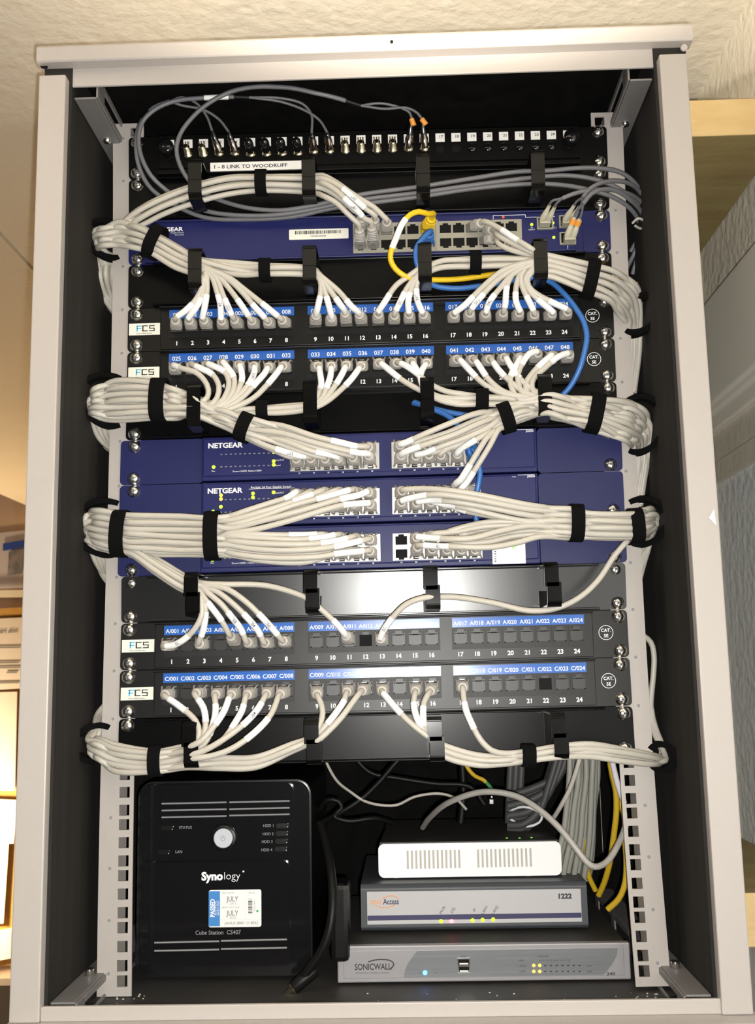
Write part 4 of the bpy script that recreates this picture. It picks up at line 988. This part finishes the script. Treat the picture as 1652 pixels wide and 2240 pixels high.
strap('velcro strap where the right lower bundle crosses the right rail',(1386,1122),(1392,1182),26,14,width=12)
strap('velcro strap beside the first ring of the bottom cable manager',(342,1640),(342,1689),32,9,width=11)
strap('velcro strap on four cables under the bottom cable manager',(1156,1639),(1156,1668),42,8,width=12)
# loops at the rail edges, ring axis pointing out of the rack
def loop(label, c, rx, ry, d, width=11, tilt=0.0):
    sl = .8 if c[0] < 800 else -.8; d = 2
    cw = P(*c, d); mb = MB(); vs = []; n = 48; k = .445
    X = Vector((math.cos(tilt),0,math.sin(tilt))); Zv = Vector((-math.sin(tilt),0,math.cos(tilt)))
    for i in range(n):
        q = 2*math.pi*i/n
        for e, off in ((-3,-1),(-3,1),(2.2,1),(2.2,-1)):
            vs.append(cw+X*math.cos(q)*(rx*k+e)+Zv*math.sin(q)*(ry*k+e)+Vector((0,off*width/2+math.cos(q)*rx*k*sl,0)))
    mb.add(vs,[(4*i+j,4*((i+1)%n)+j,4*((i+1)%n)+(j+1)%4,4*i+(j+1)%4) for i in range(n) for j in range(4)],'velcro')
    return tag(mb.build('velcro_strap'), label, 'strap', 'black velcro straps')
loop('velcro loop holding the top left bundle at the outer edge of the left rail',(240,527),45,42,-13)
loop('velcro loop holding the middle left bundle beside the second FCS label',(242,878),56,58,-13)
loop('velcro loop holding the lower left bundle beside the stacked switches',(236,1156),57,60,-13)
loop('velcro loop holding the lowest left bundle beside the bottom cable manager',(216,1626),40,38,-15)
loop('velcro loop holding the top right bundle below the first CAT. 5E mark',(1393,690),40,42,-13,width=14)
loop('velcro loop holding the middle right bundle at the outer edge of the right rail',(1395,930),47,62,-13)
loop('velcro loop holding the lower right bundle beside the stacked switches',(1402,1142),46,50,-13)
loop('velcro loop at the far right end of the lowest right bundle',(1446,1656),26,27,-12)

# ------------------------------------------------------------------ devices on the cabinet floor
FZ = -826
# network storage
y0 = 40
x0, x1, zb, zt = -234, -66, FZ+3, -642
o = empty('network_storage_box','glossy black network storage box with round silver power button and test sticker','network storage',((x0+x1)/2,y0,FZ))
mb = MB().rrect(x0,x1,zb,zt,14,y0+10,y0+205,'nasm',8); mb.build('housing',o,bevel=1.5)
mb = MB().rrect(x0+1,x1-1,zb+4,zt-1,13,y0+2,y0+12,'gloss',8).rrect(x0+4,x1-16,-713,-690+46,7,y0-4,y0+3,'gloss',6).rrect(x0+6,x1-20,zb+10,-716,7,y0-2,y0+3,'gloss',6); mb.build('front_cover',o,bevel=1.2)
def nx(px, py): p = P(px, py, -(y0-4)); return p.x, p.z
for (xa,xb,yy) in ((354,496,1758),(354,496,1773),(354,496,1788),(502,634,1755),(502,634,1770),(502,634,1784)):
    a = P(xa,yy,-(y0-4)); b = P(xb,yy-3,-(y0-4)); MB().tube([Vector((a.x,y0-4.2,a.z)),Vector((b.x,y0-4.2,b.z))],.9,'inkg',8).build('vent_slot',o)
for (xa,xb,yy) in ((338,480,2062),(484,628,2058),(338,480,2080),(484,628,2076)):
    a = P(xa,yy,-(y0-2)); b = P(xb,yy-3,-(y0-2)); MB().tube([Vector((a.x,y0-2.2,a.z)),Vector((b.x,y0-2.2,b.z))],.9,'inkg',8).build('vent_slot',o)
c = P(489,1833,-(y0-6)); c.y = y0-4
b_ = MB().lathe(c,(0,-1,0),[(0,12.5),(1.5,12.5),(2.5,11.2),(2.5,9.9),(3.2,9.4),(3.6,8.5)],'gloss',32); b_.build('button_bezel',o)
b_ = MB().lathe(c+Vector((0,-2.6,0)),(0,-1,0),[(0,9.2),(1.2,9.2),(1.6,8.6)],'button',32)
pb = b_.build('power_button',o)
mb = MB(); cc_ = c+Vector((0,-4.4,0)); vs = []
for i in range(19):
    a = math.radians(125+290*i/18); vs += [cc_+Vector((math.cos(a)*2.3,0,math.sin(a)*2.3)), cc_+Vector((math.cos(a)*1.8,0,math.sin(a)*1.8))]
mb.add(vs,[(2*i,2*i+1,2*i+3,2*i+2) for i in range(18)],'inkg').box(cc_.x-.3,cc_.x+.3,cc_.y-.1,cc_.y,cc_.z+.3,cc_.z+2.8,'inkg'); mb.build('power_mark',pb)
mb = MB(); yy = y0-2.3
x_, z_ = nx(440,1917); mb.text('Syno',x_,z_,7.6,'white',y=yy,align='l',bold=.045,sx=1.0)
x_, z_ = nx(490,1916); mb.text('logy',x_,z_,7.2,'white',y=yy,align='l',bold=-.012)
x_, z_ = nx(532,1907); mb.lathe((x_,yy,z_),(0,-1,0),[(0,.9),(.1,.9)],'white',10)
x_, z_ = nx(427,2041); mb.text('Cube Station  CS407',x_,z_,3.9,'inkg',y=yy,align='l',bold=.01,sx=.95)
mb.build('lettering',o)
mb = MB(); yy = y0-4.3
for t_, px, py in (('STATUS',392,1810),('LAN',384,1863),('HDD 1',576,1806),('HDD 2',575,1824),('HDD 3',573,1841),('HDD 4',572,1859)):
    x_, z_ = nx(px,py); mb.text(t_,x_,z_,2.6,'inkg',y=yy,align='l',bold=.01)
mb.build('lettering',o)
for px, py in ((366,1811),(358,1864),(618,1806),(617,1823),(616,1840),(615,1857)):
    x_, z_ = nx(px,py); MB().rrect(x_-6,x_+6,z_-2.2,z_+2.2,2,y0-4.8,y0-3.9,'nasm').lathe((x_+5,y0-4.8,z_-1.2),(0,-1,0),[(0,.5),(.3,.3)],'white',6).build('indicator_window',o)
mb = MB(); a = P(457,1947,-(y0-2)); b = P(572,2027,-(y0-2)); sx0, sx1, sz0, sz1 = a.x, b.x, b.z, a.z; yy = y0-2.5; W_, H_ = sx1-sx0, sz1-sz0
mb.rrect(sx0,sx1,sz0,sz1,2,yy,yy+.4,'label').box(sx0+.3,sx0+W_*.215,yy-.05,yy,sz0+1,sz1-1,'pass_').box(sx0,sx0+W_*.215,yy-.04,yy,sz0+2,sz1-2,'pass_')
R_ = math.pi/2
mb.text('PASSED',sx0+W_*.07,sz0+H_*.52,4.2,'white',y=yy-.1,ang=R_,bold=.03,sx=.85).text('ELECTRICAL',sx0+W_*.13,sz0+H_*.52,1.7,'white',y=yy-.1,ang=R_).text('SAFETY TEST',sx0+W_*.18,sz0+H_*.52,1.7,'white',y=yy-.1,ang=R_)
mb.text('TEST DATE',sx0+W_*.25,sz1-H_*.08,1.7,'inkg',y=yy-.1,align='l').text('JULY',sx0+W_*.45,sz1-H_*.24,4.8,'inkg',y=yy-.1,bold=.02,sx=.8).text('2011',sx0+W_*.46,sz1-H_*.36,2.2,'inkg',y=yy-.1)
mb.text('NEXT TEST DUE',sx0+W_*.25,sz1-H_*.47,1.7,'inkg',y=yy-.1,align='l').text('JULY',sx0+W_*.45,sz1-H_*.62,4.8,'inkg',y=yy-.1,bold=.02,sx=.8).text('2012',sx0+W_*.46,sz1-H_*.74,2.2,'inkg',y=yy-.1)
mb.text('JANUS 0800 1218022',sx0+W_*.62,sz0+H_*.11,2.6,'inkg',y=yy-.1,bold=.01).text('APP ID',sx0+W_*.82,sz1-H_*.09,1.6,'inkg',y=yy-.1)
for za in (.2,.62): mb.box(sx0+W_*.22,sx0+W_*(.7 if za > .3 else .99),yy-.08,yy,sz0+H_*za-.12,sz0+H_*za+.12,'sline')
mb.box(sx0+W_*.7,sx0+W_*.7+.25,yy-.08,yy,sz0+H_*.2,sz1-1,'sline')
zz = sz0+H_*.35
while zz < sz0+H_*.76:
    w_ = random.choice((.3,.5,.8)); mb.box(sx0+W_*.75,sx0+W_*.83,yy-.1,yy,zz,zz+w_,'ink'); zz += w_+random.choice((.35,.5,.7))
mb.text('A53221809',sx0+W_*.87,sz0+H_*.55,1.5,'inkg',y=yy-.1,ang=R_).lathe((sx0+W_*.925,yy-.1,sz0+H_*.42),(0,-1,0),[(0,1.1),(.1,1.0)],'greend',10)
mb.build('test_sticker',o)
# firewall
y1 = 27; a0, a1, b0, b1 = -41, 229.5, FZ+2.5, -791.6
o = empty('firewall_box','flat silver firewall box with blue light lying on the cabinet floor','firewall',((a0+a1)/2,y1,FZ))
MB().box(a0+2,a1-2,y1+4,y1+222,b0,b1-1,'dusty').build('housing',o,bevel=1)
mb = MB().box(a0,a1,y1,y1+8,b0-.5,b1,'silver'); mb.build('front_bezel',o,bevel=1.2)
MB().box(a0+6,a1-6,y1-.5,y1+1,b0+3.5,b1-4,'silver').build('front_panel',o,bevel=.3)
cx = lambda t: a0+6+(a1-a0-12)*t
pts = []
zl, zh = b0+4.2, b1-4.6
pts.append((cx(.215),zl))
pts += [(cx(.925),zl)]+[(cx(.925+.055*math.sin(t*math.pi/2)),zl+(zh-zl)*t) for t in (.15,.3,.5,.7,.85,1)]
pts += [(cx(.265-.05*math.sin((1-t)*math.pi/2)),zl+(zh-zl)*t) for t in (1,.85,.7,.5,.3,.15)]
MB().prism(pts,y1-.9,y1-.4,'brush').build('brushed_fascia',o)
def fwp(px, py): p = P(px,py,-(y1-1)); return p.x, p.z
mb = MB(); x_, z_ = fwp(776,2115); mb.text('SONICWALL',x_,z_,5.6,'ink',y=y1-.7,align='l',bold=.02,sx=.78).text('PROTECTION AT THE SPEED OF BUSINESS',x_+1,z_-5.6,1.2,'ink',y=y1-.7,align='l')
arc = [P(px,py,-(y1-.8)) for px,py in ((806,2104),(820,2100),(840,2099),(856,2102),(862,2110),(855,2119))]
mb.tube(spline(arc,2),.55,'ink',6)
x_, z_ = fwp(1337,2130); mb.text('240',x_,z_,2.8,'ink',y=y1-.7,bold=.03,sx=1.4); mb.build('lettering',o)
mb = MB()
for t_, px, py in (('WAN',1014,2092),('10/100/1000',1188,2092),('X0 X1 X2 X3 X4 X5 X6 X7 X8',1213,2101),('LINK',1140,2101),('1 WAN',1142,2113),('ACT',1290,2113),('2 DMZ',1142,2125),('LINK',1290,2125),('O',918,2128),('x',954,2128)):
    x_, z_ = fwp(px,py); mb.text(t_,x_,z_,1.6,'ink',y=y1-1.1)
for r in range(2):
    for i in range(7):
        x_, z_ = fwp(1193+12.5*i,2112+13*r); mb.box(x_-.9,x_+.9,y1-1.15,y1-.9,z_-.5,z_+.5,'ink')
mb.build('print_lettering',o)
x_, z_ = fwp(1015,2112)
mb = MB().box(x_-5.8,x_+5.8,y1-1.6,y1-.5,z_-6.5,z_+6.5,'chrome').box(x_-4.8,x_+4.8,y1-1.8,y1-1.5,z_+1,z_+5.4,'dark').box(x_-4.8,x_+4.8,y1-1.8,y1-1.5,z_-5.4,z_-1,'dark').box(x_-4,x_+4,y1-1.95,y1-1.7,z_+1.2,z_+2.4,'label').box(x_-4,x_+4,y1-1.95,y1-1.7,z_-5.2,z_-4,'label'); mb.build('usb_socket',o)
x_, z_ = fwp(930,2128); MB().lathe((x_,y1-.9,z_),(0,-1,0),[(0,2.0),(.7,1.8),(1,.8)],'ledb',14).build('status_light',o)
for px in (1168,1181):
    for py in (2112,2125):
        x_, z_ = fwp(px,py); MB().lathe((x_,y1-.9,z_),(0,-1,0),[(0,1.5),(.6,1.3)],'ledo',10).build('status_light',o)
# router
y2 = 76.5; a0, a1, b0, b1 = -20.5, 200.5, -790.5, -746.7
o = empty('access_router','dark grey router with silver front lying on the firewall box','router',((a0+a1)/2,y2,-791.6))
mb = MB().prism([(y2+3,b0),(y2,b0+3),(y2,b1-4),(y2+3,b1),(y2+165,b1),(y2+165,b0)][::-1],a0,a1,'slate',axis='x'); mb.build('housing',o,bevel=1)
MB().box(a0+6,a1-6,y2-1,y2+1,b0+6.5,b1-6.5,'onef').build('front_panel',o,bevel=.3)
MB().box(a0+6.4,a1-6.4,y2-1.2,y2-.9,b0+10.3,b0+15.0,'navy').build('stripe',o)
def rp(px, py): p = P(px,py,-(y2-1)); return p.x, p.z
mb = MB(); x_, z_ = rp(808,1973); mb.text('ONE',x_,z_,4.2,'orange',y=y2-1.2,align='l',sx=1.05).text('Access',x_+13.5,z_+.4,5.6,'navy',y=y2-1.2,align='l',bold=.02,sx=.72)
x_, z_ = rp(1222,1960); mb.text('1222',x_,z_,4.6,'ink',y=y2-1.2,align='l',bold=.05,sx=1.1)
mb.tube(spline([P(px,py,-(y2-1.1)) for px,py in ((836,1966),(850,1960),(866,1961),(872,1967))],2),.35,'orange',6).tube(spline([P(px,py,-(y2-1.1)) for px,py in ((820,1980),(838,1986),(856,1983),(866,1978))],2),.35,'orange',6)
for t_, px in (('PWR',967),('DSL',990),('IP',1037),('LAN1',1059),('LAN2',1082)):
    x_, z_ = rp(px,1994); mb.text(t_,x_+.5,z_+1.5,2.8,'ink',y=y2-1.2,ang=1.0,bold=.0)
mb.build('lettering',o)
for px, py, m_ in ((965,2015,'ledg'),(988,2015,'ledr'),(1034,2013,'ledg'),(1056,2012,'ledg'),(1079,2011,'ledg')):
    x_, z_ = rp(px,py); MB().lathe((x_,y2-1.2,z_),(0,-1,0),[(0,1.9),(.7,1.7),(1,.8)],m_,12).build('status_light',o)
# modem
y3 = 99; a0, a1, b0, b1 = -3.2, 180.3, -744.8, -711.4
o = empty('modem','small white fronted modem with dark dusty top on the grey router','modem',((a0+a1)/2,y3,-746.7))
MB().rrect(a0,a1,b0,b1-.6,6,y3,y3+26,'modw',6).build('front_shell',o,bevel=1.5)
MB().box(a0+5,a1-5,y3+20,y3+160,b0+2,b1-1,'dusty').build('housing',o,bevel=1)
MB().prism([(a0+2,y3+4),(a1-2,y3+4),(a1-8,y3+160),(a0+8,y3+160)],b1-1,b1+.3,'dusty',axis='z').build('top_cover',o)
for g in ((887,1009,13),(1041,1165,13)):
    for i in range(g[2]):
        px = g[0]+(g[1]-g[0])*(i+.5)/g[2]; t0 = P(px,1861-.02*(px-887),-y3); t1 = P(px,1901-.02*(px-887),-y3)
        MB().box(t0.x-1,t0.x+1,y3-.25,y3+.3,t1.z,t0.z,'slot').build('vent_slot',o)
for px, py in ((1109,1833),(1137,1833),(1163,1832)):
    p = PZ(px,py,b1+.6); MB().lathe(p,(0,0,1),[(-.4,1.3),(.3,1.0)],'ledgd',10).build('status_light',o)
for x_ in (a0+18,a1-32): MB().lathe((x_,y3+16,b0-2),(0,0,1),[(0,7),(2.2,8)],'label',16).build('rubber_foot',o)

# ------------------------------------------------------------------ loose cables in the bottom bay
def loose(name, label, pts, r, m, group=None, parts=(), cat='cable'): return strand(name, label, pts, r, m, group, cat, 8, parts)
GB = 'grey network cables hanging behind the modem'
n = 15
for i in range(n):
    t = i/(n-1); x_top = 1247+60*t; xm = 1238+58*t+random.uniform(-4,4); xb = 1216+78*t+random.uniform(-3,3); d0 = -(95+ (i*5 % 4)*9)
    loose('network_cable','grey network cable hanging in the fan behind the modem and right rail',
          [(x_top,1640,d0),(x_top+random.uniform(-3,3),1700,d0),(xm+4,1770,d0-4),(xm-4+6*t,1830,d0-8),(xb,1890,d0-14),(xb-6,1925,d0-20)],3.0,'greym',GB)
GD = 'dark grey cables curving behind the modem'
for i in range(12):
    loose('network_cable','dark grey cable curving down to the left behind the modem',
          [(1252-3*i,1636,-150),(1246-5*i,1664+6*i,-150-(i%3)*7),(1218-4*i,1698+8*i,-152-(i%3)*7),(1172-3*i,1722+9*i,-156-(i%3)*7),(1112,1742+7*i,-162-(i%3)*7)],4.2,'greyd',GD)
for x in (1140,1128,1116):
    loose('network_cable','dark grey cable curving down to the left behind the modem',[(x+4,1640,-175),(x,1700,-175),(x-4,1800,-178)],4.0,'greyd',GD)
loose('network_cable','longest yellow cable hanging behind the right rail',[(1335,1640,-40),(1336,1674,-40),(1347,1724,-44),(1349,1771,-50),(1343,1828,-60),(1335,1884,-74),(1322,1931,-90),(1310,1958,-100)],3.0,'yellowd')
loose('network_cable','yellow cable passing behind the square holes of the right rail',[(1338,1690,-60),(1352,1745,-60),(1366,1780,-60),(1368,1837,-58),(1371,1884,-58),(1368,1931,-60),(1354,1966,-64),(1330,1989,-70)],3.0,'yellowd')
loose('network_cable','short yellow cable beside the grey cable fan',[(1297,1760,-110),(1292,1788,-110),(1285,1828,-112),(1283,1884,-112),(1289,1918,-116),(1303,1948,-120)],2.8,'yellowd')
loose('network_cable','pale lilac cable at the inner edge of the right rail',[(1335,1640,-30),(1342,1676,-30),(1354,1724,-32),(1366,1756,-36)],2.8,'paperb')
loose('network_cable','grey cable arching over the modem and dipping at the right rail',[(925,1810,-140),(940,1789,-110),(987,1753,-60),(1058,1732,-40),(1128,1741,-30),(1176,1768,-20),(1223,1810,-10),(1265,1862,-2),(1284,1886,0),(1300,1896,0),(1327,1886,-8),(1355,1843,-20),(1372,1800,-34)],3.0,'boot')
loose('telephone_cord','thin cream cord dropping from the bottom cable bundle to the modem',[(1272,1640,-50),(1266,1668,-50),(1247,1725,-60),(1229,1760,-70),(1212,1788,-90)],2.3,'slot')
loose('telephone_cord','thin white cord curled in a loop on the modem top',[(1150,1800,-190),(1112,1782,-170),(1126,1769,-160),(1146,1765,-155),(1170,1771,-150),(1186,1784,-150),(1180,1799,-152),(1154,1808,-155),(1124,1797,-160),(1112,1786,-166)],1.4,'sleeve')
loose('telephone_cord','thin white flat wire falling from the bottom manager behind the modem',[(708,1650,-60),(716,1672,-70),(738,1709,-90),(768,1733,-110),(797,1752,-120),(832,1761,-130),(868,1761,-130),(904,1744,-140),(930,1738,-140),(962,1736,-140),(996,1746,-150),(1020,1770,-160)],1.5,'slot')
loose('earth_wire','green and yellow earth wire under the bottom cable manager',[(1018,1670,-120),(1026,1684,-120),(1040,1698,-122),(1056,1705,-124),(1068,1716,-126),(1080,1732,-130)],2.0,'gydry',parts=((0,30,'yellowd','yellow_stripe',.15),))
loose('power_cable','black power cable running slanting behind the thin white wire',[(900,1640,-130),(872,1662,-130),(830,1710,-125),(790,1748,-120),(740,1780,-120),(700,1800,-130)],3.0,'blackc')
loose('power_cable','black power cable sagging behind the arching grey cable',[(770,1650,-150),(810,1690,-150),(870,1702,-150),(950,1714,-150),(1030,1722,-150),(1060,1760,-150)],2.9,'blackc')
loose('power_cable','black power cable coiled between the storage box and the modem',[(700,1770,-130),(716,1750,-120),(740,1752,-120),(748,1768,-120),(730,1784,-120),(760,1796,-120),(820,1790,-125),(860,1800,-140)],2.9,'blackc')
loose('power_cable','upright black power cable behind the back edge of the modem',[(1010,1640,-170),(1012,1680,-170),(1014,1740,-170),(1008,1800,-170)],4.2,'blackc')
o = loose('power_cable','black power lead lying on the cabinet floor with bare barrel plug',[(700,1800,-60),(716,1860,-40),(726,1920,-20),(728,1980,-8),(722,2030,-4),(706,2076,-4),(680,2115,-6),(655,2148,-8),(640,2163,-6)],4.2,'blackc')
a = P(640,2163,-6); b = P(622,2178,-4); d = (b-a).normalized()
MB().lathe(a,d,[(-6,5.5),(0,5.5),(1,4.6),(2,2.9),(10,2.9),(10.2,1.6)],'nickel',14).build('barrel_plug',o)
MB().lathe(a-d*26,d,[(0,4.6),(3,6.2),(24,6.2),(26,5)],'blackc',14).build('plug_grip',o)
q = P(742,1960,-20)
mb = MB().box(q.x-9,q.x+9,22,60,q.z-60,q.z+10,'nasm'); tag(mb.build('power_adapter',bevel=5),'black power adapter standing between the storage box and the firewall','power adapter')
mb = MB(); q = P(1075,1742,-200)
mb.lathe(q,(0,-1,0),[(0,3.4),(3,3.4),(5,2.5),(6,1)],'chrome',12).box(q.x-2,q.x+2,q.y,q.y+3,q.z-8,q.z-3,'chrome'); tag(mb.build('earth_bolt'),'small bright bolt on the back panel above the modem','bolt')
mb = MB()
for i in range(46):
    px = random.choice((random.uniform(1385,1440),random.uniform(210,320),random.uniform(560,1400),random.uniform(1330,1440))); p = PZ(px,random.uniform(2172,2196),FZ)
    if p.y < -58: continue
    s_ = random.uniform(.4,1.3); mb.add([p+Vector((s_,0,.2)),p+Vector((0,s_,.2)),p+Vector((-s_,0,.2)),p+Vector((0,-s_,.2)),p+Vector((0,0,s_))],[(0,1,4),(1,2,4),(2,3,4),(3,0,4),(3,2,1,0)],'chip')
o = tag(mb.build('dust_debris'),'small pale crumbs of dust scattered on the cabinet floor','debris'); o['kind'] = 'stuff'

# ------------------------------------------------------------------ light, camera
W = bpy.data.worlds.new('room_air'); S.world = W; W.use_nodes = True
W.node_tree.nodes['Background'].inputs[0].default_value = (1,.86,.72,1); W.node_tree.nodes['Background'].inputs[1].default_value = WORLD
def light(name, kind, loc, power, size, col, rot=None, **k):
    l = bpy.data.lights.new(name, kind); l.energy = power; l.color = col
    if kind == 'AREA': l.size = size
    else: l.shadow_soft_size = size
    for a, b in k.items(): setattr(l, a, b)
    o = bpy.data.objects.new(name, l); C.objects.link(o); o.location = (loc[0]*.001, loc[1]*.001, (loc[2]+Z0)*.001)
    if rot: o.rotation_euler = rot
    return o
R3 = MR.to_3x3() if hasattr(MR,'to_3x3') else MR
fl = CAM + MR @ Vector((13, -6, -13))
light('phone_flash','POINT',fl,FLASH,.004,(1,.98,.93))
light('ceiling_lamp','AREA',(-700,-500,CE-20),AMB,.5,(1,.80,.60))
UX, UY, UZ = 60, -440, -95  # added uplighter, out of view: brightens the ceiling above the cabinet
o = empty('added_uplighter','added dark bowl out of view, holding an uplight for the ceiling in front of the cabinet','added light',(UX,UY,CE))
MB().lathe((UX,UY,CE-14),(0,0,1),[(0,40),(14,45)],'blackm',24).build('added_rose',o)
MB().lathe((UX,UY-70,UZ+20),(0,0,1),[(0,2),(CE-14-UZ-20,2)],'blackm',8).build('cord',o)
mb = MB(); pr = [(-26,10),(-24,40),(-10,72),(12,92),(32,100),(33,98),(13,90),(-8,70),(-21,38),(-23,2)]; vs = []
for t_, r_ in pr: vs += [(UX+r_*math.cos(i*math.pi/20), UY+r_*math.sin(i*math.pi/20), UZ+t_) for i in range(40)]
mb.add(vs,[(j*40+i,j*40+(i+1)%40,(j+1)*40+(i+1)%40,(j+1)*40+i) for j in range(len(pr)-1) for i in range(40)],'dark',True); mb.build('light_stop_bowl',o)  # bowl shaped to keep the added light off the rack
light('added_uplight_spot','SPOT',(UX,UY,UZ),UPL,.01,(1,.90,.76),(math.radians(124),0,0),spot_size=1.7,spot_blend=.8)  # added spot inside the bowl, aimed at the ceiling
light('desk_lamp','POINT',(-2100,3300,-1280),85,.08,(1,.74,.42))
cam = bpy.data.cameras.new('camera'); co = bpy.data.objects.new('camera', cam); C.objects.link(co); S.camera = co
cam.sensor_fit = 'VERTICAL'; cam.sensor_height = 24; cam.lens = FP/2240*24; cam.clip_start = .01; cam.clip_end = 50
cam.dof.use_dof = True; cam.dof.focus_distance = .955; cam.dof.aperture_fstop = 13.6
m = Matrix((( MR[0][0], MR[0][2], -MR[0][1]), (MR[1][0], MR[1][2], -MR[1][1]), (MR[2][0], MR[2][2], -MR[2][1]))).to_4x4()
m.translation = Vector((CX*.001, CY*.001, (CZ+Z0)*.001)); co.matrix_world = m
S.view_settings.view_transform = 'Standard'; S.view_settings.look = 'None'; S.view_settings.gamma = 1; S.view_settings.use_curve_mapping = False
S.view_settings.exposure = 0
S.cycles.max_bounces = 6; S.cycles.diffuse_bounces = 3; S.cycles.use_denoising = True
for o in C.objects:
    if '_o' in o.keys(): del o['_o']
